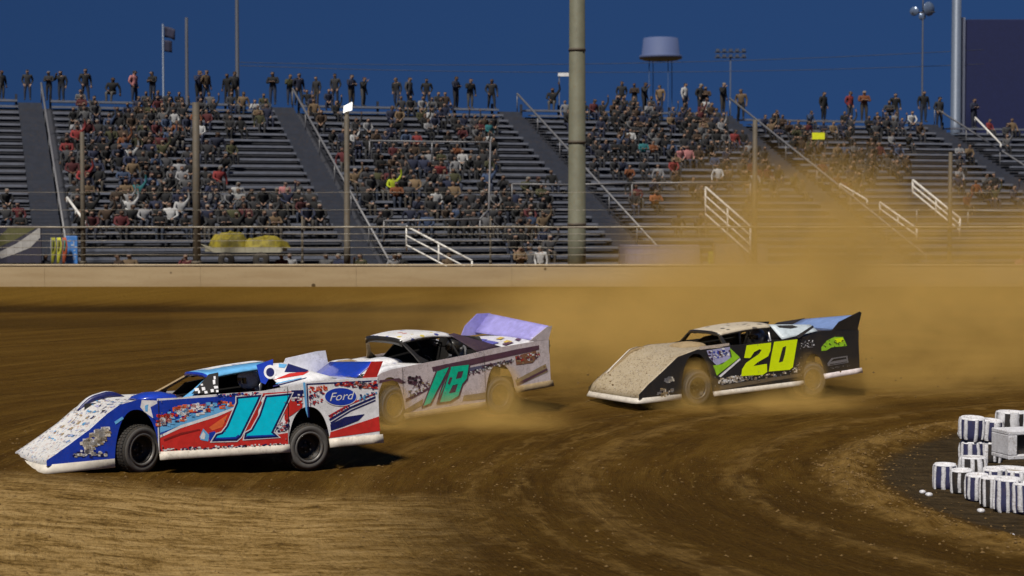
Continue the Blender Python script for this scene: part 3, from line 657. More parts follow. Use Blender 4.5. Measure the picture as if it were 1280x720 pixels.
people.sort(key=lambda q: q[3].y)
NSEAT = 236
near = [q for q in people if q in keep_special]; rest = [q for q in people if q not in keep_special]
near += rest[:NSEAT - len(near)]; rest = rest[NSEAT - len(keep_special):]
order = {}
for q in sorted(people, key=lambda q: (q[0], q[1], q[2])): order.setdefault((q[0], q[1]), []).append(q)
for q in near:
    bi, i, t, p, sx_, sy_, tone = q; row = order[(bi, i)]; n = [id(z) for z in row].index(id(q))
    nm, mesh = SEATED[rp.randrange(len(SEATED))]; ga = GARM[rp.randrange(len(GARM))]
    if tone == 16: ga = 'vest'
    add_person(mesh, p, ROTS + rp.uniform(-.35, .35), tone, f"seated spectator in {TONES[tone][0]} {ga}, {NTH[min(n, 15)]} person of {ORD[i]} row {BLKN[bi]}", 'seated spectators on the bleachers', rp.uniform(.93, 1.07))
# standing figures along the top rail, in front of the sky
TOPS = [(4, 1), (38, 1), (66, 1), (81, 1), (108, 1), (141, .9), (171, 15), (195, 0), (249, 2), (261, 13), (284, 0), (293, 1), (343, 0), (361, 7), (375, 2), (395, 3), (418, 1), (437, 2), (457, 0), (494, 1), (514, 3), (531, 0), (570, 2), (587, 0), (614, 1), (692, .9), (776, 1), (790, 4), (803, 1), (822, 13), (854, 9), (872, 1), (884, 4), (901, 0), (923, 13), (1030, 0), (1060, 6), (1081, 14), (1108, 1), (1119, 0), (1150, 0), (1172, 1), (1214, 2)]
LMK = [(0, 60, 'at the open end of the top rail'), (60, 160, 'on the top row near the flagpole'), (160, 225, 'of the top row before the flagpole'), (225, 310, 'of the top row between the slim poles'), (310, 480, 'on the top row above the lamp post'), (480, 640, 'on the top row past the lamp post'), (640, 760, 'on the top row beside the thick pole'), (760, 860, 'on the top row below the lilac tank'), (860, 960, 'on the top row below the far lamp bank'), (960, 1100, 'on the top row above the yellow sign'), (1100, 1190, 'of the top row below the floodlights'), (1190, 1300, 'on the top row below the navy board')]
cnt = {}
for k, (px, tn) in enumerate(TOPS):
    px += rp.uniform(-3, 3) if px > 6 else 0
    tone = int(tn); t = t_of(px, NR * ROWW - .35); bi = max(0, min(5, sum(1 for r in RAILS if r <= t) - 1))
    nr = BLOCK_ROWS[bi]; w = nr * ROWW - .1; t = t_of(px, w); sit = tn in (.9,) or 1100 < px < 1112
    p = stand(t, w, Z0 + nr * ROWZ - .35); nm, mesh = STAND[k % len(STAND)]
    lm = next(l for a, b2, l in LMK if a <= TOPS[k][0] < b2); cnt[lm] = cnt.get(lm, 0) + 1
    if sit: nm, mesh = SEATED[k % 7]; p.z += .38
    add_person(mesh, p, ROTS + rp.uniform(-.9, .9), tone, f"{'seated' if sit else 'standing'} spectator in {TONES[tone][0]}, {NTH[cnt[lm] - 1]} figure {lm}", 'figures on the top row', rp.uniform(.90, 1.07) * (1.0 if px < 900 else 1.05))
# people standing on the walkway between wall and stand
for k, (px, Y, tone, lab) in enumerate([(56, 70.8, 1, 'guard in charcoal standing beside the yellow-green feather flag'), (148, 71.5, 4, 'bystander in brown between the blue board and the yellow trailer'), (162, 72.5, 13, 'bystander in tan beside the one in brown behind the wall'), (232, 71.5, 5, 'bystander in maroon next to the thick brown fence post'),
        (352, 72, 5, 'bystander in maroon at the end of the yellow trailer'), (362, 73, 10, 'bystander in pale grey behind the end of the yellow trailer'), (408, 73, 8, 'bystander in mid grey just before the lamp post'), (424, 72, 2, 'bystander in navy standing against the lamp post'), (452, 72.5, 7, 'bystander in olive just past the lamp post'), (492, 72, 10, 'bystander in pale grey at the head of the white stair rails'), (500, 73, 0, 'bystander in black beside the white stair rails'), (560, 73, 13, 'bystander in tan between the bars of the white stair rails'),
        (650, 74, 13, 'bystander in tan on the low walkway by the thick pole'), (664, 75, 8, 'bystander in mid grey on the low walkway before the thick pole'), (676, 74.5, 9, 'bystander in white close to the thick pole'), (868, 76, 4, 'steward in brown half lost in dust by the four-bar railing'), (893, 75, 16, 'steward in a yellow-green vest under the four-bar railing'), (1277, 72, 15, 'figure in pink behind the wall at the dusty end of the fence'), (1010, 74.0, 1, 'dim figure in charcoal standing in the thick dust behind the wall')]):
    nm, mesh = STAND[k % len(STAND)]; p = at_depth(px, 300, Y); p.z = .62 if Y < 74 else .9
    add_person(mesh, p, rp.uniform(-.9, .9), tone, lab, 'bystanders behind the wall', 1.0)
# everyone else farther up: one mass
mb = MB()
crowd_v, crowd_f, crowd_m, crowd_c = [], [], [], []
for q in rest:
    nm, mesh = SEATED[rp.randrange(len(SEATED))]; Mx = Matrix.Translation(q[3]) @ Matrix.Rotation(ROTS + rp.uniform(-.35, .35), 4, 'Z') @ Matrix.Scale(rp.uniform(.93, 1.06), 4)
    b0 = len(crowd_v); crowd_v += [tuple(Mx @ v.co) for v in mesh.vertices]
    hs = rp.randrange(3); tone = q[6]; sl = {0: 5 + tone, 1: 5 + rp.choice([0, 1, 2, 3]), 2: rp.choice([0, 1]), 3: rp.choice([2, 3, 4]), 4: 4}
    for pl in mesh.polygons: crowd_f.append(tuple(b0 + i for i in pl.vertices)); crowd_m.append(sl[pl.material_index])
me = bpy.data.meshes.new('crowd'); me.from_pydata(crowd_v, [], crowd_f)
for mm in [paint('crowd_skin', (.31, .19, .13, 1), .8, dust=0), paint('crowd_skin_dark', (.20, .12, .08, 1), .8, dust=0), paint('crowd_hair', (.02, .014, .011, 1), .8, dust=0), paint('crowd_hair_brown', (.05, .03, .018, 1), .8, dust=0), M_shoe] + [paint('crowd_' + n.replace(' ', '_'), tuple(x * .8 for x in c) + (1,), .85, dust=0) for n, c in TONES]: me.materials.append(mm)
me.polygons.foreach_set('material_index', crowd_m); me.polygons.foreach_set('use_smooth', [True] * len(crowd_f)); me.update()
o = bpy.data.objects.new('crowd', me); COL.objects.link(o); tag(o, 'rest of the seated crowd in the higher, more distant rows', 'crowd', kind='stuff')
print('people', len(people), 'individual', len(USED), 'rest', len(rest))

# ------------------------------------------------------------------ painted tyres marking the infield
M_twhite = paint('white_painted_rubber', (.70, .70, .74, 1), .6, dust=.5, scale=9, bump=.5); M_tblue = paint('blue_painted_rubber', (.030, .034, .105, 1), .7, dust=.2, scale=7); M_tdark = paint('bare_dark_rubber', (.022, .02, .022, 1), .85, dust=.35)
M_soil = paint('soil_fill', (.22, .15, .05, 1), .95, dust=.5, scale=20)
def lug_tyre(loc, Rr, H, lugs, label, tilt=(0, 0), lugw=.5, blue=True, soil=True, open_r=.62):
    root = empty('painted_tyre', loc); tag(root, label, 'tyre', 'painted tyres marking the infield'); root.rotation_euler = (tilt[0] + rp.uniform(-.035, .035), tilt[1] + rp.uniform(-.035, .035), rp.uniform(0, 6))
    mb = MB(); mb.lathe([(Rr * open_r, .05), (Rr * .8, .01), (Rr * .90, .03), (Rr * .92, H * .3), (Rr * .92, H * .7), (Rr * .90, H - .03)], 40); mb.build('carcass', M_tblue if blue else M_tdark, root)
    mb = MB(); mb.lathe([(Rr * .90, H - .03), (Rr * .82, H), (Rr * (open_r + .06), H - .015), (Rr * open_r, H - .05), (Rr * open_r * .97, H * .55)], 40); mb.build('sidewall', M_twhite, root)
    mb = MB(); ang = 2 * math.pi / lugs; w = ang * lugw
    for i in range(lugs):
        a0 = i * ang + rp.uniform(-.12, .12) * ang; wob_ = rp.uniform(-.12, .12); rows = []; w = ang * lugw * rp.uniform(.62, 1.15); hb, ht = rp.uniform(0, .05) * H / .4, rp.uniform(.0, .035)
        for h, k in ((hb, .97), (hb + .05, 1.0 + rp.uniform(0, .05)), (H * .33, 1.0 + rp.uniform(0, .06)), (H * .66, 1.0 + rp.uniform(0, .05)), (H - .06 - ht, 1.0), (H - .005 - ht, .95)):
            sk = rp.uniform(-.03, .03) + wob_ * (h / H - .5)
            rows.append([(Rr * kk * math.cos(a0 + sk + da), Rr * kk * math.sin(a0 + sk + da), h) for da, kk in ((-w * .5, .89), (-w * .42, k), (0, k * 1.012), (w * .42, k), (w * .5, .89))])
        mb.grid(rows, 0)
    mb.build('tread_pattern', M_twhite, root)
    mb = MB(); hz = H * (.82 if soil else .2); mb.lathe([(.001, hz + .02), (Rr * open_r * .5, hz + .015), (Rr * open_r * .98, hz)], 24); mb.build('soil' if soil else 'hollow', M_soil if soil else M_tdark, root)
    return root
def onground(px, py):
    d = ray(px, py); t = -CAMH / d.z; p = EYE + d * t
    for _ in range(6): t = (gz_base(p.x, p.y) - CAMH) / d.z; p = EYE + d * t
    return Vector((p.x, p.y, gz(p.x, p.y) - .01))
F_ = 'of the front row of the infield pile'
lug_tyre(onground(1181, 606), .175, .37, 8, 'outermost white and blue painted tyre ' + F_, soil=True)
lug_tyre(onground(1203, 612), .165, .35, 7, 'second tyre, a little shorter and darker, ' + F_, blue=False)
lug_tyre(onground(1222, 620), .17, .38, 8, 'third white and blue tyre ' + F_)
lug_tyre(onground(1240, 628), .165, .42, 9, 'fourth, narrow white-lugged tyre ' + F_, blue=False)
lug_tyre(onground(1259, 634), .19, .45, 9, 'fifth tyre, heaped with yellow soil, ' + F_)
lug_tyre(onground(1283, 637), .19, .42, 9, 'last tyre, with a small soil ring, ' + F_, open_r=.5)
lug_tyre(onground(1216, 603), .205, .44, 10, 'all-white tyre with a cream soil top standing behind the front row', blue=False, open_r=.78, lugw=.8)
lug_tyre(onground(1243, 608), .18, .34, 8, 'white and blue tyre wedged between the cream-topped one and the white box')
lug_tyre(onground(1266, 606), .33, .30, 15, 'low wide blue and white tyre lying under the white box')
a = onground(1216, 573); lug_tyre(a, .21, .35, 9, 'lower tyre of the outer rear stack, shaded blue between the lugs', soil=False)
lug_tyre(a + Vector((-.02, .0, .36)), .215, .37, 9, 'upper tyre of the outer rear stack, tilted with its dark hollow showing', (.06, -.09), soil=False)
a = onground(1237, 573); lug_tyre(a, .19, .34, 8, 'lower tyre of the second rear stack', soil=False, blue=False)
lug_tyre(a + Vector((.0, .0, .35)), .20, .34, 7, 'upper tyre of the second rear stack with its wide white lugs', (-.03, .02), .62)
b2 = onground(1262, 566); lug_tyre(b2, .24, .36, 8, 'lower rear tyre hidden behind the white box', soil=False)
lug_tyre(b2 + Vector((0, 0, .37)), .24, .37, 6, 'upper rear tyre with dark oval gaps between wide white lugs and soil on top', (0, .03), .62, False)
b3 = onground(1291, 566); lug_tyre(b3, .24, .36, 8, 'lower rear tyre at the picture edge', soil=False); lug_tyre(b3 + Vector((0, 0, .37)), .24, .36, 7, 'upper rear tyre at the picture edge beside the oval-gapped one', (0, .02))
p = onground(1273, 592); root = empty('white_crate', (p.x, p.y, p.z + .30), .25); tag(root, 'white box with a dark square opening set on the low wide tyre', 'box')
mb = MB(); w_, d_, h_ = .62, .5, .42
for c, s in (((0, 0, .03), (w_, d_, .06)), ((0, 0, h_ - .03), (w_, d_, .06)), ((-w_ / 2 + .07, 0, h_ / 2), (.14, d_, h_ - .124)), ((w_ / 2 - .07, 0, h_ / 2), (.14, d_, h_ - .124)), ((0, d_ / 2 - .03, h_ / 2), (w_ - .284, .06, h_ - .124))): mb.box(c, s)
mb.build('frame', M_twhite, root, bevel=.01)
mb = MB(); mb.box((0, .03, h_ / 2), (w_ - .29, d_ - .2, h_ - .13)); mb.build('hollow', M_tdark, root)
for px, py, s, lab in ((1153, 613, .045, 'small white lump lying on the dark infield before the tyres'), (1161, 616, .05, 'flat white scrap right against the outermost tyre'), (1226, 635, .05, 'round white lump at the foot of the second front tyre'), (1264, 676, .04, 'pale clod lying on the berm below the tyres')):
    p = onground(px, py); mb = MB(); rows = []
    for j in range(7):
        v_ = j / 6 * math.pi; rows.append([(s * math.sin(v_) * math.cos(u * math.pi / 5) * (1 + .2 * math.sin(u * 2.1)), s * math.sin(v_) * math.sin(u * math.pi / 5), s * .7 * math.cos(v_)) for u in range(11)])
    mb.grid(rows, 0); o = mb.build('white_stone', M_twhite); o.location = p + Vector((0, 0, s * .5)); tag(o, lab, 'stone')

# ------------------------------------------------------------------ race cars
def crop(ox, oy, s): return lambda p: (ox + p[0] / s, oy + p[1] / s)
c1b = crop(10, 480, 5.54); c2b = crop(190, 430, 4.235); c3b = crop(360, 390, 4.235); c4b = crop(540, 380, 4.233); c5b = crop(730, 410, 6.4); c6b = crop(900, 380, 5.54); k2 = crop(370, 370, 3.657)
_font = None
def text_mesh(body, size, shear=0):
    cu = bpy.data.curves.new('lettering_source', 'FONT'); cu.body = body; cu.size = size; cu.align_x = 'CENTER'; cu.align_y = 'CENTER'; cu.shear = shear; cu.resolution_u = 3
    o = bpy.data.objects.new('lettering_source', cu); COL.objects.link(o); dg = bpy.context.evaluated_depsgraph_get()
    me = o.evaluated_get(dg).to_mesh(); vs = [(v.co.x, v.co.y) for v in me.vertices]; fs = [tuple(p.vertices) for p in me.polygons]
    o.evaluated_get(dg).to_mesh_clear(); bpy.data.objects.remove(o); bpy.data.curves.remove(cu); return vs, fs
def grow(pts, d):
    n = len(pts); ar = sum(pts[i][0] * pts[(i + 1) % n][1] - pts[(i + 1) % n][0] * pts[i][1] for i in range(n)); s = 1 if ar > 0 else -1; out = []
    for i in range(n):
        p0, p1, p2 = Vector(pts[i - 1]), Vector(pts[i]), Vector(pts[(i + 1) % n]); e1 = (p1 - p0); e2 = (p2 - p1)
        if e1.length < 1e-6 or e2.length < 1e-6: out.append(tuple(p1)); continue
        n1 = Vector((e1.y, -e1.x)).normalized() * s; n2 = Vector((e2.y, -e2.x)).normalized() * s; b = (n1 + n2)
        b = b.normalized() if b.length > .2 else n1; k = min(2.0, 1 / max(.5, b.dot(n1))); q = p1 + b * d * k; out.append((q.x, q.y))
    return out
class Car:
    def __init__(s, P):
        s.P = P; th = math.pi + P['yaw']; s.rz = th; c, n = math.cos(th), math.sin(th)
        s.F = Vector((c, n, 0)); s.L = Vector((-n, c, 0)); s.Z = Vector((0, 0, 1))
        w = at_depth(P['wheel'][0], P['wheel'][1], P['Y']); s.pos = w - s.L * .8 - s.Z * .35
        s.root = empty('race_car', s.pos, th); tag(s.root, P['label'], 'race car', 'dirt race cars on the track')
    def loc(s, v): return Vector((v.dot(s.F), v.dot(s.L), v.z))
    def plane(s, pt, n=Vector((0, 1, .07)), d=1.0):
        o = s.loc(EYE - s.pos); r = s.loc(ray(*pt)); t = (d - n.dot(o)) / n.dot(r); return o + r * t
    def xz(s, pts, cr): return [(lambda q: (q.x, q.z))(s.plane(cr(p))) for p in pts]
    def warp(s, v): v = Vector(v); v.z += s.P.get('roll', 0) * (.95 - v.y) / 1.9; return v
    def zt(s, x): return interp(s.P['top'], x)
    def zl(s, x): return interp(s.P['lip'], x)
    def arch(s, x):
        best = -9
        for xc, hw, z in s.P['arch']:
            if abs(x - xc) < hw: u = abs(x - xc) / hw; b = s.zl(x); best = max(best, b + (z - b) * (1 - u ** 2.3) ** .5)
        return best
    def side_pt(s, x, z, side, off=0.0):
        y = 1.0 - .07 * z + off
        return s.warp((x, side * y, z + off * .07))
    def panel(s, name, x0, x1, mat, side, lh):
        xs = set([x0, x1]); n = max(2, int((x1 - x0) / .05))
        for i in range(n + 1): xs.add(x0 + (x1 - x0) * i / n)
        for xc, hw, z in s.P['arch']:
            for k in range(0, 41): 
                a = math.pi * k / 40; q = xc + hw * math.cos(a) * .9999
                if x0 < q < x1: xs.add(q)
            for q in (xc - hw * 1.001, xc + hw * 1.001):
                if x0 < q < x1: xs.add(q)
        rows = []
        for x in sorted(xs):
            t = s.zt(x); b = max(s.zl(x) + lh, s.arch(x)); b = min(b, t - .01)
            rows.append([s.side_pt(x, lerp(b, t, j / 4), side) for j in range(5)])
        mb = MB(); mb.grid(rows, 0, False, side > 0); return mb.build(name, mat, s.root, solid=.008, off=0)
    def skirt(s, name, x0, x1, mat, side, lh, flare=.035):
        rows = []
        n = max(2, int(abs(x1 - x0) / .15))
        for i in range(n + 1):
            x = lerp(x0, x1, i / n); b = s.zl(x)
            rows.append([s.side_pt(x, b, side, flare + .004), s.side_pt(x, b + lh * .55, side, flare * .5 + .004), s.side_pt(x, b + lh + .01, side, .006)])
        mb = MB(); mb.grid(rows, 0, True, side > 0); return mb.build(name, mat, s.root, solid=.01, off=0)
    def decal(s, name, layers, parent=None):
        """layers: list of (polygon in (x, z), material, level, holes)"""
        mats = []; mb = MB()
        for ly in layers:
            pts, mat, lv = ly[:3]; holes = ly[3] if len(ly) > 3 else []
            if mat not in mats: mats.append(mat)
            loops = [pts] + list(holes); flat = [q for l in loops for q in l]
            tr = tessellate_polygon([[Vector((a, b, 0)) for a, b in l] for l in loops])
            mb.add([s.side_pt(a, b, 1, .0075 + .0016 * lv) for a, b in flat], [tuple(t) for t in tr], mats.index(mat))
        o = mb.build(name, mats, s.root if parent is None else parent)
        return o
    def specks(s, poly, n, mats, lv, rng, size=(.02, .05)):
        out = []; xs = [p[0] for p in poly]; zs = [p[1] for p in poly]
        def inside(x, z):
            r = False
            for (a, b), (c, d) in zip(poly, poly[1:] + poly[:1]):
                if (b > z) != (d > z) and x < (c - a) * (z - b) / (d - b) + a: r = not r
            return r
        k = 0
        while len(out) < n and k < n * 20:
            k += 1; x = rng.uniform(min(xs), max(xs)); z = rng.uniform(min(zs), max(zs))
            if not inside(x, z): continue
            w, h = rng.uniform(*size), rng.uniform(*size) * .6; sl = rng.uniform(-.4, .4) * h
            out.append(([(x - w, z - h + sl), (x + w * .9, z - h * .8), (x + w, z + h - sl), (x - w * .8, z + h * 1.1)], rng.choice(mats), lv))
        return out
    def text(s, body, size, cx, cz, mat, lv, rot=0, shear=0, sx=1):
        vs, fs = text_mesh(body, size, shear); c, n = math.cos(rot), math.sin(rot)
        P2 = [(cx - (u * sx * c - v * n), cz + (u * sx * n + v * c)) for u, v in vs]
        return (P2, fs, mat, lv)
    def text_part(s, name, items, parent=None):
        mats = []; mb = MB()
        for P2, fs, mat, lv in items:
            if mat not in mats: mats.append(mat)
            mb.add([s.side_pt(a, b, 1, .0075 + .0016 * lv) for a, b in P2], fs, mats.index(mat))
        return mb.build(name, mats, s.root if parent is None else parent)
    def quad_panel(s, name, pts, mat, n=6, solid=.01, bulge=0, parent=None):
        A, B, C, D = [Vector(p) for p in pts]; nr = (B - A).cross(D - A).normalized()
        rows = []
        for j in range(n + 1):
            v = j / n; rows.append([s.warp(A.lerp(B, i / n).lerp(D.lerp(C, i / n), v) + nr * bulge * math.sin(math.pi * i / n) * math.sin(math.pi * v)) for i in range(n + 1)])
        mb = MB(); mb.grid(rows, 0, True); return mb.build(name, mat, s.root if parent is None else parent, solid=solid, off=0)
    def on_plane(s, A, B, C, pts, off):
        """photo points -> points on the plane through A, B, C (car coordinates), lifted by off"""
        A, B, C = [s.warp(p) for p in (A, B, C)]; n = (B - A).cross(C - A).normalized()
        o = s.loc(EYE - s.pos)
        if n.dot(o - A) < 0: n = -n
        return [s.plane(p, n, n.dot(A)) + n * off for p in pts]
    def plane_decal(s, name, A, B, C, layers, parent=None):
        mats = []; mb = MB()
        for pts, mat, lv in layers:
            if mat not in mats: mats.append(mat)
            v3 = s.on_plane(A, B, C, pts, .008 + .0016 * lv)
            tr = tessellate_polygon([[Vector((p[0], p[1], 0)) for p in pts]])
            mb.add(v3, [tuple(t) for t in tr], mats.index(mat))
        return mb.build(name, mats, s.root if parent is None else parent)
    def wheel(s, x, y, z, steer=0, camber=0):
        sd = 1 if y > 0 else -1
        Mx = Matrix.Rotation(R(-90), 4, 'X') if sd > 0 else Matrix.Rotation(R(90), 4, 'X')
        mb = MB()
        mb.lathe([(.001, .045), (.05, .045), (.055, .03), (.12, .0), (.175, .045), (.19, .11), (.205, .125), (.205, -.13)], 28, 0, Mx)
        mb.lathe([(.198, .135), (.205, .158), (.232, .165), (.240, .15)], 28, 1, Mx)
        for i in range(5):
            a = 2 * math.pi * i / 5; q = Mx @ Vector((.075 * math.cos(a), .075 * math.sin(a), .045)); mb.tube(q, q + (Mx.to_3x3() @ Vector((0, 0, .03))), .012, 6, 1)
        w = mb.build('wheel', [M_rim, M_beadlock], s.root); w.location = (x, y, z); w.rotation_euler = (camber, 0, steer)
        mb = MB(); R0 = s.P.get('tyre_r', .35)
        mb.lathe([(.205, -.135), (.27, -.165), (R0 - .03, -.155)], 40, 1, Mx); mb.lathe([(R0 - .03, -.155), (R0 - .006, -.135), (R0, -.09), (R0, .09), (R0 - .006, .135), (R0 - .03, .155)], 40, 0, Mx)
        mb.lathe([(R0 - .03, .155), (.305, .166), (.27, .166), (.238, .152), (.205, .135)], 40, 1, Mx)
        for i in range(44):     # tread blocks
            a = 2 * math.pi * i / 44
            for h in (-.1, -.033, .033, .1):
                Mb = Mx @ Matrix.Rotation(a + (.07 if h > 0 else 0), 4, 'Z') @ Matrix.Translation((R0 + .003, 0, h)); mb.box((0, 0, 0), (.012, .034, .05), 0, None) if False else mb.add([Mb @ Vector((dx * .006, dy * .017, dz * .026)) for dx in (-1, 1) for dy in (-1, 1) for dz in (-1, 1)], [(0, 1, 3, 2), (4, 6, 7, 5), (0, 4, 5, 1), (2, 3, 7, 6), (0, 2, 6, 4), (1, 5, 7, 3)], 0)
        mb.build('tyre', [M_rubber, M_sidewall], w)
    def body(s):
        P = s.P; C = P['mat']; lh = P['lh']; xF, xR, xQ, xT = P['xs']     # front door seam, rear door seam, quarter front, tail
        xn = P['nose']; xc = -.62
        for sd in (1, -1):
            s.panel('fender', xF, xn - .02, C['fender'] if sd > 0 else C['fender_far'], sd, lh)
            s.panel('door_panel', xR, xF, C['door'], sd, lh); s.panel('quarter_panel', xT, xR, C['quarter'], sd, lh)
            xa = P['arch'][0]; s.skirt('side_skirt', xR + .0, xF - .01, C['lip'], sd, lh); s.skirt('side_skirt', xT - .05, xQ, C['lip2'], sd, lh * 1.1)
        # front lip wrapped round the nose
        xa = P['arch'][0][0] + P['arch'][0][1]; plan = [(xa, 1.0), (xn - .1, 1.0), (xn + .01, .96), (xn + .05, .85), (xn + .06, .5), (xn + .06, 0), (xn + .06, -.5), (xn + .05, -.85), (xn + .01, -.96), (xn - .1, -1.0), (xa, -1.0)]
        rows = []
        for (x, y) in plan:
            z = s.zl(x); k = 1 - .012 / 1.0
            rows.append([s.warp((x + (.02 if x > xn - .05 else 0), y * 1.02, z)), s.warp((x, y, z + lh * .5)), s.warp((x - (.03 if x > xn - .05 else 0), y * .985, z + lh + .015))])
        mb = MB(); mb.grid(rows, 0, True); mb.build('front_lip', C['lip'], s.root, solid=.012, off=0)
        # hood
        rows = []
        for i in range(22):
            f = i / 21; row = []
            for j in range(25):
                v = -1 + 2 * j / 24; x = lerp(xn - .02 + .03 * (1 - v * v), xc, f); zt_ = s.zt(x)
                if i == 0: zt_ = s.zl(xn) + lh
                y = v * (1.0 - .07 * zt_); z = zt_ - P.get('dish', .045) * (1 - v * v) * sstep(0, .25, f)
                row.append(s.warp((x, y, z)))
            rows.append(row)
        mb = MB(); mb.grid(rows, 0, True); mb.build('hood', C['hood'], s.root, solid=.008, off=-1)
        # raised fender crest on both sides
        for sd in (-1, 1):
            pr = P.get('ridge', [(.62, .0), (.5, .045), (.3, .10), (.05, .125), (-.15, .11), (-.32, .0)]); rows = []
            n = 16
            for i in range(n + 1):
                x = lerp(pr[0][0], pr[-1][0], i / n); h = interp(pr, x); z = s.zt(x) - .012
                yo = .915; yi = P.get('ridge_in', .68)
                rows.append([s.warp((x, sd * yo, z)), s.warp((x, sd * (yo - .03), z + h * .85)), s.warp((x, sd * (yo - .10), z + h)), s.warp((x, sd * (yi + .04), z + h * .95)), s.warp((x, sd * yi, z + h * .7)), s.warp((x, sd * (yi - .005), z - .03))])
            if sd > 0 and not P.get('ridge_near', True): continue
            mb = MB(); n6 = 6; vs = [p for r in rows for p in r]
            for i in range(n):
                for j in range(5):
                    q = (i * 6 + j, i * 6 + j + 1, (i + 1) * 6 + j + 1, (i + 1) * 6 + j)
                    mb.add([vs[k] for k in q], [(0, 1, 2, 3)], 1 if j >= 3 else 0, True)
            mb.build('fender_crest', [C['crest'], C['crest_in']], s.root, solid=.006, off=0)
        # scoop on the hood, cowl
        mb = MB(); rows = []
        for i in range(9):
            a = math.pi * i / 8; rows.append([s.warp((x, P.get('scoop_y', .1) + .34 * k * math.cos(a), s.zt(x) - .05 + h * math.sin(a) ** .7)) for x, k, h in ((-.12, .75, .02), (-.16, .85, .07), (-.3, 1, .115), (-.5, 1, .12), (-.68, .95, .08), (-.72, .9, .02))])
        mb.grid(rows, 0, True); mb.build('hood_scoop', C['scoop'], s.root, solid=.006, off=0)
        # roof
        (xf, zf), (xr, zr) = P['roof']; hw = .57; rows = []
        for i in range(13):
            f = i / 12; x = lerp(xf + .03, xr, f); zc = lerp(zf, zr, f) + P.get('crown', .045) * math.sin(math.pi * min(1, f * 1.0))
            row = []
            for j in range(15):
                v = -1 + 2 * j / 14; row.append(s.warp((x - .05 * (abs(v) ** 3) * (1 - f), v * (hw + .02 * f), zc - .05 * v * v * v * v - (.02 if abs(v) > .95 else 0))))
            rows.append(row)
        mb = MB(); mb.grid(rows, 0, True); rf = mb.build('roof', C['roof'], s.root, solid=.035, off=0)
        mb = MB(); rows = [[s.warp((xf + .035 - .05 * abs(v) ** 3, v * hw, zf - .05 * v ** 4 + dz)) for v in [-1 + 2 * j / 14 for j in range(15)]] for dz in (.02, -P.get('visor', .05))]; mb.grid(rows, 0); mb.build('visor', C['visor'], rf, solid=.012, off=0)
        zs = s.zt(xc) - .02
        for sd in (1, -1):
            a0 = Vector((xc - .08, sd * .84, zs)); a1 = Vector((xf - .02, sd * (hw - .02), zf - .06)); d = Vector((.09, 0, 0))
            mb = MB(); mb.grid([[s.warp(a0 - d * 2.2), s.warp(a0 + d * .6)], [s.warp(a0.lerp(a1, .35) - d * .7), s.warp(a0.lerp(a1, .35) + d * .3)], [s.warp(a1 - d * .45), s.warp(a1 + d * .3)]], 0, False)
            mb.build('roof_post', C['post'] if sd > 0 else C['post_far'], s.root, solid=.03, off=0)
            A, B, Cc, D = P['sail']; q = [(p[0], sd * p[1], p[2]) for p in (A, B, Cc, D)]
            s.quad_panel('sail_panel', q, C['sail'] if sd > 0 else C['sail_far'])
            mb = MB(); mb.tube(s.warp((xr + .05, sd * .52, zr - .05)), s.warp((-2.1, sd * .6, .6)), .022); mb.tube(s.warp((xf - .1, sd * .5, zf - .06)), s.warp((xr + .05, sd * .52, zr - .05)), .022)
            mb.tube(s.warp((xr + .05, sd * .52, zr - .06)), s.warp((xr - .75, sd * .62, s.zt(xr - .75))), .022); mb.build('roll_bar', C.get('cage', M_dark), s.root)
        # cockpit tub, bulkhead, seat, dash, steering wheel
        zb = .34; mb = MB()
        x0, x1 = xc - .02, -2.25
        z0, z1 = s.zt(x0) - .04, s.zt(x1) - .03
        def q4(a, b, c, d): mb.add([s.warp(p) for p in (a, b, c, d)], [(0, 1, 2, 3)])
        for sd in (1, -1): q4((x0, sd * .86, zb), (x1, sd * .86, zb), (x1, sd * .88, z1), (x0, sd * .88, z0))
        q4((x0, -.86, zb), (x0, .86, zb), (x0, .88, z0), (x0, -.88, z0)); q4((x1, -.86, zb), (x1, .86, zb), (x1, .88, z1 - .02), (x1, -.88, z1 - .02)); q4((x0, -.86, zb), (x0, .86, zb), (x1, .86, zb), (x1, -.86, zb))
        mb.build('cockpit_tub', M_dark, s.root, solid=.006, off=0)
        s.quad_panel('bulkhead', [(x1 + .03, -.58, zr - .09), (x1 + .03, .58, zr - .09), (x1 - .02, .8, z1 - .03), (x1 - .02, -.8, z1 - .03)], M_dark)
        s.quad_panel('interior_panel', [(-1.15, -.62, zf - .16), (-2.2, -.64, zr - .12), (-2.2, -.86, z1), (-1.0, -.86, z0)], M_dark)
        mb = MB(); rows = []
        for i in range(9):
            a = -1 + 2 * i / 8; rows.append([s.warp((-2.0 + .12 * a * a + dx, .28 + .27 * a, z)) for dx, z in ((.46, .52), (.08, .5), (.0, .75), (-.06, 1.1), (-.05, 1.3 - .12 * a * a))])
        mb.grid(rows, 0); mb.build('seat', M_grey, s.root, solid=.012, off=0)
        mb = MB(); mb.box(s.warp((-.92, .0, z0 - .08)), (.2, 1.45, .12)); mb.build('dashboard', C.get('dash', M_dark), s.root, bevel=.02)
        mb = MB(); Mx = Matrix.Translation(s.warp((-1.24, .28, .98))) @ Matrix.Rotation(R(-68), 4, 'Y')
        n = 20
        for i in range(n):
            a, b = 2 * math.pi * i / n, 2 * math.pi * (i + 1) / n; mb.tube(Mx @ Vector((.17 * math.cos(a), .17 * math.sin(a), 0)), Mx @ Vector((.17 * math.cos(b), .17 * math.sin(b), 0)), .014, 6)
        for a in (0, 2.1, 4.2): mb.tube(Mx @ Vector((0, 0, 0)), Mx @ Vector((.17 * math.cos(a), .17 * math.sin(a), 0)), .01, 6)
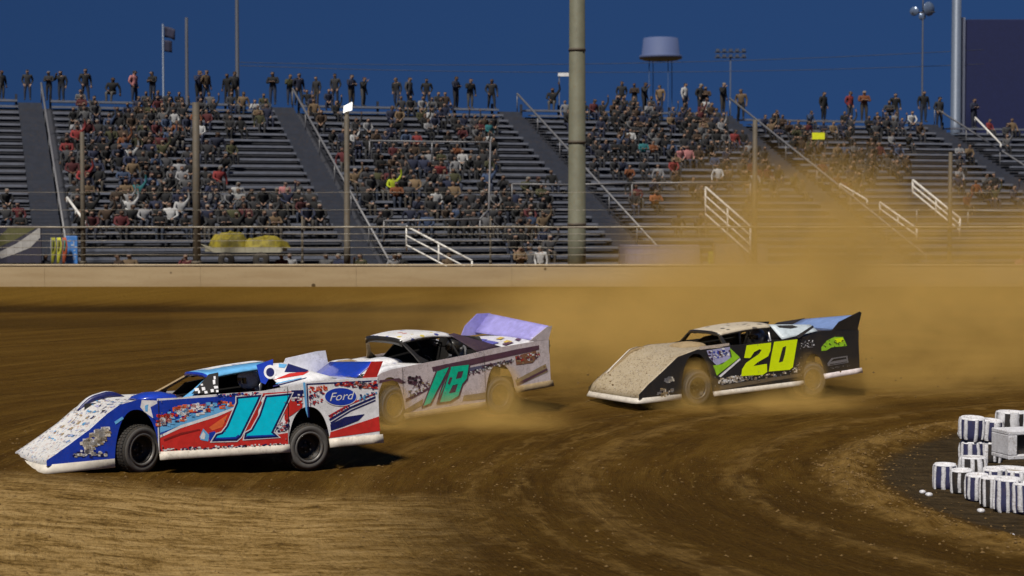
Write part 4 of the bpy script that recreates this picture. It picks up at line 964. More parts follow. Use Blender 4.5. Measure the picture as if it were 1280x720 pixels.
        mb.tube(Mx @ Vector((0, 0, 0)), s.warp((-.9, .28, .8)), .018, 6); mb.build('steering_wheel', M_dark, s.root)
        # rear deck, tail, spoiler
        rows = []
        for i in range(11):
            f = i / 10; x = lerp(x1 - .02, xT, f)
            rows.append([s.warp((x, v * (.998 - .07 * s.zt(x)), s.zt(x) - .012 + P.get('deck_crown', .02) * (1 - v * v))) for v in [-1 + 2 * j / 12 for j in range(13)]])
        mb = MB(); mb.grid(rows, 0); mb.build('rear_deck', C['deck'], s.root, solid=.008, off=0)
        zT = s.zt(xT); s.quad_panel('tail_panel', [(xT + .0, .925, zT - .02), (xT + .0, -.925, zT - .02), (xT + .02, -.93, s.zl(xT) + .25), (xT + .02, .93, s.zl(xT) + .25)], M_dark)
        sp = P['spoiler']; s.quad_panel('spoiler', [(sp['x0'], -.9, sp['zR0']), (sp['x0'], .9, sp['zL0']), (sp['x1'], .9, sp['zL1']), (sp['x1'], -.9, sp['zR1'])], C['spoiler'], solid=.012)
        for nm, key, yy in (('L', 'plateL', .905), ('R', 'plateR', -.905)):
            pl = sp[key]; mb = MB(); mb.add([s.warp((x, yy, z)) for x, z in pl], [tuple(range(len(pl)))]); mb.build('spoiler_plate', C['plate' + nm], s.root, solid=.012, off=0)
        # chassis: engine block mass, axle tubes, underbody
        mb = MB(); zz = s.zl(0) + .02
        for (xa_, xb, za, zb2, w) in ((.55, -.5, .30, .55, .30), (-.5, -2.3, .24, .36, .74), (-2.3, -3.3, .4, .62, .30)):
            mb.box(((xa_ + xb) / 2, 0, (za + zb2) / 2), (abs(xa_ - xb), w * 2, zb2 - za))
        mb.tube((.0, -.7, .36), (.0, .7, .36), .05); mb.tube((P['rw'][0], -.7, .38), (P['rw'][0], .7, P['rw'][1]), .06)
        for sd in (-.45, .45): mb.tube((P['rw'][0], sd, .4), (-1.5, sd, .34), .03); mb.tube((0, sd, .36), (-.5, sd * .8, .36), .03)
        for sd in (1, -1):                      # inner wheel-well sheets
            mb.box((0.05, sd * .50, .62), (.75, .02, .56)); mb.box((P['rw'][0], sd * .50, .70), (.75, .02, .56))
        mb.build('chassis', M_dark, s.root)
        s.wheel(.03, .80, .35, P.get('steer', .3)); s.wheel(.03, -.80, .35 + P.get('fr_dz', 0), P.get('steer', .3)); s.wheel(P['rw'][0], .80, P['rw'][1], P.get('rsteer', 0)); s.wheel(P['rw'][0], -.80, P.get('rr_z', .36), P.get('rsteer', 0))
M_suit = {1: paint('driver_suit_dark', (.02, .02, .03, 1), .8, dust=.1), 2: paint('driver_suit_grey', (.05, .05, .055, 1), .8, dust=.1), 3: paint('driver_suit_black', (.018, .018, .018, 1), .8, dust=.1)}
def driver(car, label, suit, helmet):
    J = dict(pelvis=VV((0, 0, .12)), spine=VV((0, .03, .33)), chest=VV((0, .05, .52)), neck=VV((0, .03, .68)), head=VV((0, .0, .80)), look=VV((0, -1, 0)))
    c = J['chest']
    arms = [[c + VV((s * .2, -.01, .06)), c + VV((s * .27, -.22, -.12)), VV((s * .15, -.52, .48))] for s in (-1, 1)]
    legs = [[VV((s * .09, -.03, .1)), VV((s * .14, -.46, .2)), VV((s * .12, -.8, .02)), VV((s * .12, -.92, .1))] for s in (-1, 1)]
    me = person_mesh('driver_body', J, arms, legs)
    for i, mm in enumerate((suit, suit, M_glove if False else suit, suit, M_shoe)): me.materials[i] = mm
    me.materials[2] = M_glove
    o = bpy.data.objects.new('person', me); COL.objects.link(o)
    p = car.warp((-1.86, .28, .44)); o.location = car.pos + car.F * p.x + car.L * p.y + car.Z * p.z; o.rotation_euler = (0, 0, car.rz + math.pi / 2)
    tag(o, label, 'person', 'drivers in the race cars', 'thing')
    mb = MB(); hd = J['head']; rows = []
    for j in range(13):
        v_ = math.pi * (.02 + .80 * j / 12); rows.append([hd + VV((.145 * math.sin(v_) * math.sin(u), -.175 * math.sin(v_) * math.cos(u) , .03 + .16 * math.cos(v_))) for u in [2 * math.pi * k / 20 for k in range(21)]])
    mb.grid(rows, 0); he = mb.build('helmet', helmet, o)
    mb = MB(); rows = [[hd + VV((.150 * math.sin(u), -.182 * math.cos(u), dz)) for u in [-1.1 + 2.2 * k / 12 for k in range(13)]] for dz in (-.025, .02, .065)]
    mb.grid(rows, 0); mb.build('visor', paint('smoked_visor', (.01, .01, .012, 1), .1, dust=.05), he)

def seams(car):
    xF, xR = car.P['xs'][:2]; lay = []
    for x in (xF - .015, xR + .012):
        b = max(car.arch(x), car.zl(x)) + .03; t = car.zt(x) - .01; lay.append(([(x - .004, b), (x + .004, b), (x + .004, t), (x - .004, t)], M_dark, 8))
    for x in (xF - .06, xR + .06, (xF + xR) / 2):
        for k in range(5):
            z = lerp(car.zl(x) + .2, car.zt(x) - .05, k / 4); lay.append(([(x - .008, z - .008), (x + .008, z - .008), (x + .008, z + .008), (x - .008, z + .008)], M_grey, 8))
    car.decal('seam_pattern', lay)
RL = random.Random(21)
# ---------- blue, white and red car with the turquoise 11
A1 = Car(dict(yaw=R(28), wheel=(172, 561), Y=25.2, roll=-.11, lh=.11, nose=1.36, xs=(-.25, -2.24, -2.87, -3.70), dish=.05,
    label='blue, white and red dirt race car with a turquoise 11, leading with its nose down',
    lip=[(1.4, .10), (.38, .13), (-.25, .19), (-2.24, .18), (-2.87, .21), (-3.75, .23)],
    top=[(1.42, .24), (1.27, .33), (1.05, .47), (.72, .69), (.48, .89), (.29, 1.01), (.01, 1.075), (-.62, 1.07), (-.77, 1.085), (-1.85, 1.11), (-2.3, 1.17), (-2.65, 1.22), (-3.70, 1.235)],
    arch=[(.06, .325, .93), (-2.555, .335, .84)], crown=.012, roof=[(-1.12, 1.385), (-2.12, 1.505)], rw=(-2.55, .23), rr_z=.33, steer=.42, rsteer=.12,
    ridge_near=False, ridge=[(.48, .0), (.38, .05), (.22, .08), (.05, .085), (-.10, .06), (-.22, .0)], sail=[(-1.93, .575, 1.49), (-2.28, .585, 1.50), (-3.05, .88, 1.24), (-2.14, .9, 1.15)], visor=.04, scoop_y=.15,
    spoiler=dict(x0=-3.36, zR0=1.24, zL0=1.245, x1=-3.66, zR1=1.44, zL1=1.47, plateL=[(-3.45, 1.225), (-3.68, 1.225), (-3.79, 1.475), (-3.6, 1.475)], plateR=[(-2.75, 1.22), (-2.9, 1.53), (-3.42, 1.62), (-3.58, 1.63), (-3.66, 1.24)]),
    mat=dict(fender=M_blue, fender_far=M_white, door=M_white, quarter=M_white, lip=M_lip, lip2=M_lip, hood=M_hood1, crest=M_white, crest_in=M_navy, scoop=M_blue, roof=M_lblue, visor=M_blue, post=M_lblue, post_far=M_tan, sail=M_white, sail_far=M_white, deck=M_white, spoiler=M_blue, plateL=M_red, plateR=M_white, dash=speckle_mat('sticker_covered_dash', (.02, .02, .03, 1), [(.7, .7, .72, 1), (.5, .5, .55, 1), (.6, .2, .15, 1)], 14, .5, .1), cage=M_dark)))
A1.body(); X2 = lambda pts: A1.xz(pts, c2b); X3 = lambda pts: A1.xz(pts, c3b); X1 = lambda pts: A1.xz(pts, c1b)
lay = []
lay.append((X2([(12, 318), (30, 300), (130, 292), (300, 281), (440, 272), (440, 330), (330, 372), (150, 430), (40, 482), (38, 440)]), M_blue, 0))
lay.append((X2([(38, 472), (38, 430), (150, 392), (300, 345), (440, 318), (445, 335), (335, 372), (150, 432)]), M_lblue, 1))
lay.append((X2([(38, 500), (150, 446), (345, 383), (435, 345), (560, 300), (560, 497), (718, 470), (720, 538), (400, 556), (38, 572)]), M_red, 1))
lay.append((X2([(38, 498), (38, 486), (150, 430), (340, 370), (430, 336), (432, 346), (345, 384), (150, 446)]), M_white, 2))
lay.append((X2([(300, 442), (400, 372), (372, 440), (318, 458)]), M_orange, 2)); lay.append((X2([(255, 325), (300, 312), (355, 318), (300, 332)]), M_orange, 2))
lay.append((X2([(700, 300), (795, 262), (795, 335), (745, 372), (700, 400)]), M_red, 1)); lay.append((X2([(560, 262), (800, 246), (800, 262), (560, 278)]), M_red, 2))
lay.append((X2([(735, 245), (800, 243), (798, 275), (745, 290)]), M_navy, 3)); lay.append((X2([(250, 492), (270, 448), (302, 482), (296, 516), (256, 508)]), M_lblue, 3)); lay.append((X2([(254, 490), (270, 462), (282, 480), (276, 505), (258, 502)]), M_white, 4))
lay.append((X2([(300, 470), (330, 462), (345, 480), (325, 508), (302, 512)]), M_blue, 3))
lay.append((X2([(60, 505), (150, 470), (250, 450), (255, 456), (150, 482), (62, 515)]), paint('brick_red_vinyl', srgb(140, 28, 26), .5, dust=.2), 3))
A1.decal('stripe_pattern', lay)
n1 = X2([(455, 290), (562, 280), (548, 312), (462, 486), (444, 502), (332, 506), (345, 486), (372, 478), (402, 440), (440, 350), (455, 312)])
n2 = X2([(607, 283), (724, 272), (708, 305), (628, 470), (652, 488), (497, 494), (500, 478), (530, 462), (575, 380)])
lay = []
for n in (n1, n2): lay += [(grow(n, .045), M_white, 4), (grow(n, .03), M_navy, 5), (n, M_cyan, 6)]
lay += [(X2([(335, 497), (440, 492), (455, 480), (462, 486), (444, 502), (332, 506)]), M_blue, 7), (X2([(500, 486), (640, 480), (652, 488), (497, 494)]), M_blue, 7), (X2([(520, 355), (575, 300), (580, 308), (490, 480), (470, 488)]), M_red, 3)]
A1.decal('number_lettering', lay)
mixm = [M_white, M_red, M_lblue, M_orange, M_navy, M_white]
lay = A1.specks(X2([(45, 395), (110, 330), (240, 318), (300, 310), (410, 300), (430, 325), (330, 345), (200, 390), (60, 440)]), 110, mixm, 4, RL, (.012, .05))
lay += A1.specks(X2([(30, 380), (110, 370), (90, 420), (30, 430)]), 24, [M_red, M_orange, M_white], 4, RL, (.015, .04))
lay += A1.specks(X2([(640, 440), (720, 395), (718, 455), (640, 468)]), 40, [M_white, M_navy, M_red], 4, RL, (.012, .03))
lay += A1.specks(X2([(740, 285), (800, 255), (800, 320), (760, 330)]), 16, [M_white, M_navy], 4, RL, (.01, .03))
lay += A1.specks(X2([(40, 565), (40, 553), (400, 540), (720, 525), (720, 541), (400, 556)]), 130, [M_white, M_white, M_dark, M_navy], 4, RL, (.008, .022))
lay += A1.specks(X2([(330, 268), (560, 256), (560, 270), (330, 281)]), 60, [M_navy, M_blue, M_navy, M_red], 4, RL, (.008, .022))
A1.decal('sticker_pattern', lay)
lay = A1.specks(X1([(515, 410), (560, 360), (640, 310), (695, 300), (695, 370), (640, 420), (560, 465)]), 75, [M_lip, M_white, M_lip, M_tan], 2, RL, (.02, .055))
lay += A1.specks(X1([(455, 490), (530, 455), (600, 470), (680, 465), (680, 500), (460, 503)]), 60, [M_lip, M_white, M_navy], 2, RL, (.012, .035))
lay.append((X1([(735, 262), (790, 225), (800, 240), (745, 280)]), M_lblue, 1)); lay.append((X1([(925, 110), (1030, 115), (1040, 240), (1000, 235), (940, 190), (915, 160)]), M_white, 1)); lay.append((X1([(945, 150), (970, 140), (965, 190), (950, 190)]), M_lblue, 2))
lay.append((X1([(985, 160), (1040, 130), (1040, 260), (1005, 240)]), M_blue, 2))
A1.decal('fender_pattern', lay)
def hood_pt(car, x, y, off): return car.warp((x, y, car.zt(x) - car.P['dish'] * (1 - (y / .95) ** 2) + off))
mb = MB(); hm = [paint('grey_print', (.30, .30, .36, 1), .5, dust=.2), M_lblue, paint('pale_violet_print', (.42, .42, .62, 1), .5, dust=.2), M_tan, M_navy]
for i in range(150):
    y = RL.uniform(-.72, .74); x = round(RL.uniform(-.1, 1.22) / .105) * .105 + RL.uniform(-.012, .012); wd = RL.uniform(.015, .07); hh_ = RL.uniform(.008, .03)
    if abs(y + .15) < .12 and x < -.1: continue
    mb.add([hood_pt(A1, x - hh_, y - wd, .007), hood_pt(A1, x + hh_, y - wd * .9, .007), hood_pt(A1, x + hh_ * .8, y + wd, .007), hood_pt(A1, x - hh_, y + wd * .9, .007)], [(0, 1, 2, 3)], RL.choice([0, 0, 1, 2, 2, 3, 4]))
mb.build('hood_pattern', hm, A1.root)
# quarter panel
lay = [(X3([(224, 636), (300, 612), (480, 553), (487, 630), (350, 650), (218, 668)]), M_red, 0), (X3([(222, 596), (300, 556), (405, 540), (372, 574), (300, 603), (226, 628)]), M_navy, 1)]
for a, b, mt, w in ((212, 548, M_red, 8), (216, 566, M_navy, 11), (222, 585, M_navy, 7)): lay.append((X3([(a, b), (330, b - 66), (462, b - 122), (462, b - 122 + w), (330, b - 66 + w), (a + 4, b + w)]), mt, 1))
lay.append((X3([(95, 378), (470, 360), (470, 366), (102, 384), (112, 560), (104, 555)]), M_navy, 1)); lay.append((X3([(78, 372), (90, 372), (104, 560), (92, 520)]), M_lblue, 1))
A1.decal('quarter_pattern', lay)
ov = [(277 + 83 * math.cos(a), 448 - 46 * math.sin(a)) for a in [2 * math.pi * i / 36 for i in range(36)]]; ovx = X3(ov)
A1.decal('oval_pattern', [(grow(ovx, .012), M_white, 2), (ovx, M_blue, 3)])
oc = X3([(277, 448)])[0]; A1.text_part('oval_lettering', [A1.text('Ford', .175, oc[0], oc[1], M_white, 5, rot=.03, shear=.35, sx=1.15)])
lay = A1.specks(X3([(105, 398), (200, 390), (205, 412), (108, 425)]), 42, [M_red, M_orange], 3, RL, (.008, .02)); lay += A1.specks(X3([(108, 440), (190, 420), (190, 440), (112, 465)]), 30, [M_navy, M_navy, M_red], 3, RL, (.008, .018))
lay += A1.specks(X3([(112, 478), (180, 455), (185, 470), (116, 495)]), 24, [M_navy, M_red], 3, RL, (.006, .016))
lay += A1.specks(X3([(225, 385), (310, 370), (468, 366), (468, 412), (385, 400), (320, 395)]), 75, [M_red, M_dark, M_white, M_orange, M_navy], 3, RL, (.015, .035)); lay += A1.specks(X3([(370, 440), (468, 420), (468, 440), (372, 470)]), 26, [M_navy, M_lblue], 3, RL, (.008, .02))
lay += A1.specks(X3([(215, 548), (320, 490), (330, 500), (225, 560)]), 40, [M_navy, M_red], 3, RL, (.006, .015))
A1.decal('sticker_pattern', lay)
sA, sB, sC, sD = A1.P['sail']; P2 = lambda pts: [c2b(p) for p in pts]
circ = lambda cx, cy, r: P2([(cx + r * math.cos(a), cy + r * 1.1 * math.sin(a)) for a in [2 * math.pi * i / 16 for i in range(16)]])
A1.plane_decal('sail_pattern', sA, sC, sD, [(P2([(552, 112), (640, 82), (640, 150), (600, 215), (575, 205)]), M_blue, 0), (P2([(720, 105), (828, 140), (815, 152), (700, 150)]), M_navy, 0), (P2([(640, 192), (728, 156), (832, 146), (800, 165), (720, 178)]), M_red, 0), (circ(625, 150, 34), M_white, 1), (circ(625, 152, 22), M_navy, 2), (P2([(670, 105), (715, 110), (700, 128), (670, 125)]), M_lblue, 1), (P2([(640, 222), (820, 178), (812, 184), (640, 230)]), M_navy, 1), (P2([(655, 208), (790, 180), (790, 184), (655, 214)]), M_lblue, 1)])
A1.plane_decal('window_net', (-.7, .86, 1.08), (-1.9, .88, 1.12), (-1.1, .56, 1.36), [(P2([(208, 266), (300, 162), (350, 152), (352, 258)]), M_dark, 0)] + [(P2([(x - w, y - h), (x + w * .8, y - h * 1.1), (x + w, y + h * .7), (x - w * .7, y + h)]), M_white, 1) for x, y, w, h in ((236, 244, 13, 8), (248, 256, 6, 8), (272, 240, 10, 9), (285, 258, 9, 7), (263, 218, 7, 5), (331, 182, 6, 9), (328, 205, 7, 12), (338, 232, 12, 7), (318, 250, 9, 8), (345, 252, 7, 6))])
# white printing along the far half of the roof
(xf, zf), (xr, zr) = A1.P['roof']; rows = []
for i in range(9):
    f = i / 8; rows.append([A1.warp((lerp(xf - .02, xr, f), v * (.57 + .02 * f), lerp(zf, zr, f) + .012 * math.sin(math.pi * f) - .05 * v ** 4 + .024)) for v in [-.9 + (1.05 + .25 * f) * j / 8 for j in range(9)]])
mb = MB(); mb.grid(rows, 0); mb.build('roof_pattern', speckle_mat('white_printed_roof', WHITE, [srgb(120, 175, 225), srgb(90, 120, 190), (.6, .55, .5, 1)], 9, .45, .25), A1.root)
# ---------- white and plum car with the green 18
A2 = Car(dict(yaw=R(40), wheel=(488, 506), Y=31.4, roll=.0, lh=.10, nose=1.3, xs=(-.14, -2.05, -2.76, -3.66), dish=.03,
    label='dusty white and purple dirt race car with a green 18, tucked behind the blue car',
    lip=[(1.4, .06), (.35, .06), (-.14, .09), (-2.07, .18), (-2.78, .40), (-3.72, .47)],
    top=[(1.36, .22), (1.05, .45), (.72, .68), (.48, .85), (.29, .95), (.05, 1.0), (-.55, 1.06), (-1.65, 1.17), (-2.3, 1.26), (-3.56, 1.36), (-3.7, 1.37)],
    arch=[(.12, .32, .86), (-2.40, .36, .96)], roof=[(-.42, 1.50), (-1.55, 1.55)], rw=(-2.42, .37), rr_z=.37, steer=.12, fr_dz=0,
    sail=[(-1.50, .56, 1.53), (-1.62, .57, 1.55), (-2.5, .9, 1.27), (-1.93, .92, 1.19)], visor=.10, crown=.05, ridge=[(.62, 0), (.4, .05), (.1, .07), (-.2, .05), (-.32, 0)], scoop_y=-.1, deck_crown=.06,
    spoiler=dict(x0=-3.30, zR0=1.42, zL0=1.36, x1=-3.66, zR1=1.78, zL1=1.62, plateL=[(-3.15, 1.34), (-3.65, 1.36), (-3.74, 1.62), (-3.6, 1.60)], plateR=[(-2.95, 1.36), (-3.05, 1.56), (-3.36, 1.79), (-3.70, 1.79), (-3.66, 1.38)]),
    mat=dict(fender=M_pinkw, fender_far=M_white, door=M_pinkw, quarter=M_pinkw, lip=M_tan, lip2=M_tan, hood=M_hood2, crest=M_white, crest_in=M_tan, scoop=M_white, roof=M_hood2, visor=M_black, post=M_black, post_far=M_tan, sail=paint('plum_black_panel', (.05, .03, .05, 1), .5, dust=.2), sail_far=M_white, deck=paint('white_deck', (.74, .73, .76, 1), .35, dust=.12), spoiler=M_lilac, plateL=M_pinkw, plateR=M_lilac)))
A2.body(); XK = lambda pts: A2.xz(pts, k2); X4 = lambda pts: A2.xz(pts, c4b); X3b = lambda pts: A2.xz(pts, c3b)
e1 = XK([(643, 345), (697, 325), (612, 490), (580, 503)]); e8 = XK([(705, 324), (788, 314), (778, 378), (757, 402), (740, 456), (702, 480), (648, 487), (660, 440)])
h1 = XK([(738, 346), (763, 343), (754, 374), (728, 380)]); h2 = XK([(714, 408), (738, 402), (726, 440), (696, 446)]); bar = XK([(672, 420), (698, 330), (707, 326), (655, 486), (640, 490)])
A2.decal('number_lettering', [(grow(e1, .03), M_purple, 3), (grow(e8, .03), M_purple, 3), (e1, M_green, 5), (e8, M_green, 5, [h1, h2]), (bar, M_purple, 6), (XK([(690, 400), (700, 372), (712, 372), (700, 405)]), M_purple, 7)])
lay = [(XK([(620, 325), (790, 290), (1000, 245), (1110, 225), (1110, 245), (1000, 270), (790, 318), (625, 345)]), M_purple, 0), (XK([(780, 330), (990, 290), (985, 300), (785, 350)]), paint('slate_vinyl', srgb(95, 95, 125), .5, dust=.3), 1),
       (XK([(500, 470), (620, 410), (618, 420), (500, 485)]), M_purple, 1), (XK([(497, 520), (580, 470), (575, 500), (500, 540)]), M_tan, 1), (XK([(1000, 385), (1140, 310), (1150, 345), (1010, 410)]), M_tan, 1), (XK([(1005, 400), (1145, 330), (1150, 338), (1010, 410)]), M_purple, 2), (XK([(765, 455), (865, 440), (865, 470), (760, 480)]), M_tan, 1),
       (XK([(1000, 275), (1095, 250), (1105, 275), (1080, 305), (1005, 315)]), paint('rust_print', srgb(140, 95, 70), .6, dust=.4), 1), (XK([(380, 385), (470, 375), (500, 395), (480, 400), (440, 385), (378, 398)]), M_purple, 1)]
A2.decal('stripe_pattern', lay)
lay = A2.specks(XK([(505, 372), (560, 360), (580, 385), (560, 415), (510, 400)]), 34, [M_purple, M_dark, M_purple], 3, RL, (.015, .04)); lay += A2.specks(XK([(785, 345), (900, 305), (1000, 285), (1000, 300), (900, 330), (790, 365)]), 70, [M_dark, M_purple, M_white], 3, RL, (.012, .03))
lay += A2.specks(XK([(1005, 280), (1110, 250), (1120, 270), (1080, 305), (1010, 312)]), 45, [M_tan, M_white, M_purple, M_red], 3, RL, (.012, .035)); lay += A2.specks(XK([(500, 420), (610, 385), (600, 430), (505, 470)]), 34, [M_tan, M_purple, M_white], 3, RL, (.01, .03))
A2.decal('sticker_pattern', lay)
# stickers on the sloping deck beside the cockpit
def deck_pt(car, x, y, off): return car.warp((x, y, car.zt(x) + car.P.get('deck_crown', .02) * (1 - (y / .9) ** 2) + off))
mb = MB(); mt = [paint('violet_vinyl', srgb(95, 95, 175), .5, dust=.15), paint('mustard_vinyl', srgb(215, 185, 80), .5, dust=.2), M_purple]
for (x, y, w, h, k) in ((-2.5, .45, .36, .16, 0), (-2.62, .1, .25, .1, 0), (-2.85, .6, .18, .08, 1), (-3.0, .2, .2, .07, 1), (-2.75, .72, .28, .06, 2), (-3.15, .55, .16, .06, 2), (-2.45, -.3, .3, .14, 0)):
    mb.grid([[deck_pt(A2, x - w / 2 + w * i / 4, y - h + 2 * h * j / 2 + .1 * (i / 4), .012) for i in range(5)] for j in range(3)], k)
mb.build('deck_pattern', mt, A2.root)
# ---------- black car with the fluorescent yellow 20
A3 = Car(dict(yaw=R(27), wheel=(868, 484), Y=34.6, roll=-.02, lh=.085, nose=1.40, xs=(-.30, -2.5, -3.0, -3.92), dish=.02,
    label='black dirt race car with a fluorescent yellow 20, sliding through the dust',
    lip=[(1.6, .10), (.41, .15), (-.3, .17), (-2.52, .30), (-3.0, .40), (-4.08, .50)],
    top=[(1.50, .18), (1.16, .47), (.85, .69), (.48, .97), (.02, 1.10), (-.55, 1.12), (-.82, 1.16), (-1.87, 1.22), (-2.5, 1.27), (-3.0, 1.38), (-3.84, 1.385), (-3.95, 1.385)],
    arch=[(.06, .36, 1.02), (-2.76, .27, .92)], roof=[(-.72, 1.40), (-1.98, 1.53)], rw=(-2.75, .40), rr_z=.45, steer=.1,
    sail=[(-1.93, .57, 1.52), (-2.85, .72, 1.50), (-2.9, .9, 1.375), (-2.0, .92, 1.235)], visor=.05, crown=.03, ridge=[(1.05, 0), (.9, .05), (.55, .08), (.3, .07), (.15, .0)], ridge_in=.80, ridge_near=False, scoop_y=-.15,
    spoiler=dict(x0=-3.45, zR0=1.36, zL0=1.39, x1=-3.86, zR1=1.52, zL1=1.68, plateL=[(-3.25, 1.385), (-3.42, 1.55), (-3.95, 1.75), (-4.0, 1.72), (-3.90, 1.375)], plateR=[(-3.0, 1.38), (-3.2, 1.47), (-3.9, 1.54), (-3.88, 1.36)]),
    mat=dict(fender=M_black, fender_far=M_black, door=M_black, quarter=M_black, lip=paint('pale_skirt', (.62, .57, .50, 1), .5, dust=.2), lip2=paint('pinkish_skirt', (.74, .66, .66, 1), .5, dust=.12), hood=M_hood3, crest=M_lip, crest_in=M_tan, scoop=M_tan, roof=speckle_mat('cream_streaked_roof', (.54, .47, .36, 1), [(.03, .03, .03, 1), (.70, .68, .64, 1), (.1, .09, .08, 1), (.4, .34, .26, 1)], 6, .5, .35), visor=M_black, post=M_black, post_far=M_black, sail=paint('silver_blue_panel', (.50, .57, .62, 1), .4, dust=.15), sail_far=M_black, deck=M_black, spoiler=paint('steel_blue_panel', srgb(120, 145, 195), .4, dust=.12), plateL=M_black, plateR=M_black, cage=M_grey)))
A3.body(); X6 = lambda pts: A3.xz(pts, c6b); X5 = lambda pts: A3.xz(pts, c5b)
t2 = X6([(182, 286), (352, 267), (347, 322), (330, 362), (258, 404), (228, 430), (322, 414), (324, 470), (296, 490), (145, 499), (150, 452), (178, 408), (268, 345), (286, 318), (270, 313), (234, 333), (206, 374), (164, 373)])
z0 = X6([(372, 262), (534, 244), (502, 437), (480, 455), (335, 468), (352, 360)]); zh = X6([(432, 300), (456, 290), (446, 350), (432, 398), (404, 406), (418, 350)])
A3.decal('number_lettering', [(grow(t2, .018), M_dark, 2), (grow(z0, .018), M_dark, 2), (t2, M_lime, 4), (z0, M_lime, 4, [zh])])
lay = [(X5([(980, 180), (1165, 150), (1170, 250), (1060, 300), (1000, 240)]), paint('lavender_vinyl', srgb(170, 170, 210), .5, dust=.25), 1), (X5([(1165, 160), (1245, 235), (1060, 380), (1030, 300), (1100, 290), (1180, 230)]), M_limegreen, 2), (X5([(1075, 385), (1245, 240), (1250, 255), (1090, 395)]), M_white, 3), (X5([(920, 150), (1160, 120), (1160, 140), (925, 175)]), paint('dusty_stripe', (.5, .42, .36, 1), .6, dust=.4), 1)]
arc = X6([(700, 300), (735, 255), (790, 228), (850, 228), (878, 290), (830, 295), (770, 300), (735, 322), (700, 325)]); lay += [(grow(arc, .008), M_dark, 1), (arc, M_limegreen, 2), (X6([(790, 240), (845, 232), (860, 262), (800, 270)]), M_lime, 3)]
lay += [(X6([(742, 410), (770, 375), (880, 358), (888, 405), (745, 430)]), M_grey, 1), (X6([(760, 402), (785, 380), (870, 368), (874, 380), (790, 395)]), M_dark, 2), (X6([(760, 418), (880, 398), (880, 402), (760, 424)]), M_dark, 2), (X6([(0, 565), (560, 478), (560, 500), (0, 595)]), paint('grime_strip', (.12, .09, .055, 1), .8, dust=.5), 0)]
A3.decal('stripe_pattern', lay)
lay = A3.specks(X5([(985, 190), (1160, 160), (1165, 215), (1010, 250)]), 46, [M_navy, M_blue, M_white, M_purple], 4, RL, (.012, .035)); lay += A3.specks(X5([(1060, 410), (1270, 370), (1270, 420), (1060, 445)]), 60, [M_lip, M_white, M_tan], 3, RL, (.012, .032)); lay += A3.specks(X6([(0, 520), (145, 490), (330, 480), (500, 455), (550, 400), (550, 475), (0, 560)]), 110, [M_lip, M_tan, M_grey], 3, RL, (.010, .03))
lay += A3.specks(X5([(645, 410), (690, 390), (730, 420), (690, 445), (640, 440)]), 22, [M_lip, M_grey], 3, RL, (.015, .045)); lay += A3.specks(X5([(585, 520), (620, 490), (710, 490), (715, 545), (590, 550)]), 30, [M_grey, M_lip, M_tan], 3, RL, (.012, .04))
lay += A3.specks(X6([(540, 260), (640, 250), (660, 300), (560, 300)]), 30, [M_grey, M_white], 3, RL, (.008, .022)); lay += A3.specks(X6([(705, 262), (850, 240), (870, 285), (720, 312)]), 26, [M_dark, M_limegreen, M_dark], 4, RL, (.008, .024)); lay += A3.specks(X6([(750, 440), (900, 425), (900, 432), (750, 450)]), 26, [M_dark, M_grey], 3, RL, (.006, .015))
A3.decal('sticker_pattern', lay)
sA, sB, sC, sD = A3.P['sail']; P6 = lambda pts: [c6b(p) for p in pts]
A3.plane_decal('sail_pattern', sA, sC, sD, [(P6([(390, 150), (500, 148), (540, 160), (490, 172), (410, 165)]), M_dark, 0), (P6([(525, 225), (640, 150), (650, 160), (545, 240)]), M_black, 0)])
for c_ in (A1, A2, A3): seams(c_)
driver(A1, 'helmeted driver in a dark suit at the wheel of the blue car', M_suit[1], M_white)
driver(A2, 'helmeted driver in a grey suit behind the dark window of the white car', M_suit[2], M_black)
driver(A3, 'helmeted driver in a black suit inside the black car', M_suit[3], M_grey)

# ------------------------------------------------------------------ dust hanging over the track
mb = MB(); V8 = [(-5, 28.5, -.6), (16, 28.5, -.6), (42, 70, -.6), (-14, 70, -.6), (-5, 28.5, 1.6), (16, 28.5, 1.6), (42, 70, 9.2), (-14, 70, 9.2)]
mb.add(V8, [(3, 2, 1, 0), (4, 5, 6, 7), (0, 1, 5, 4), (1, 2, 6, 5), (2, 3, 7, 6), (3, 0, 4, 7)])
m, g, out = newmat('golden_dust')
pos = g.n('ShaderNodeNewGeometry').outputs['Position']
nz = g.noise(g.vmath('ADD', pos, (3.1, 7.7, 1.3)), .30, 3, .68, .8)
tot = None
#        centre                radii                 peak density (1/m)
BLOBS = [((7.0, 48.0, .6), (10.0, 15.0, 2.8), .17),      # body of the cloud behind the black car
         ((9.6, 57.0, 2.4), (7.5, 12.0, 4.5), .13),    # plume climbing in front of the stand
         ((21.0, 58.0, 1.2), (14.5, 13.0, 4.3), .15),   # drifting off past the frame
         ((1.2, 39.5, .6), (3.8, 7.5, 2.1), .15),       # between the white and the black car
         ((8.2, 38.5, .4), (4.5, 4.0, 1.3), .16),        # wake of the black car
         ((-1.0, 31.6, .05), (2.6, 1.7, .75), .8),       # wheel spray of the white car
         ((4.6, 34.2, .05), (3.2, 1.5, .6), .5),        # low roll under the black car
         ((-2.25, 31.35, .42), (.5, .5, .62), 16.0), ((-.25, 32.85, .5), (.55, .55, .7), 16.0),   # thick clay mist inside the wheel openings
         ((3.6, 34.5, .45), (.55, .55, .66), 8.0), ((5.95, 35.7, .55), (.5, .5, .62), 5.0),
         ((-2.0, 50.0, .4), (10.0, 14.0, 2.0), .018)]
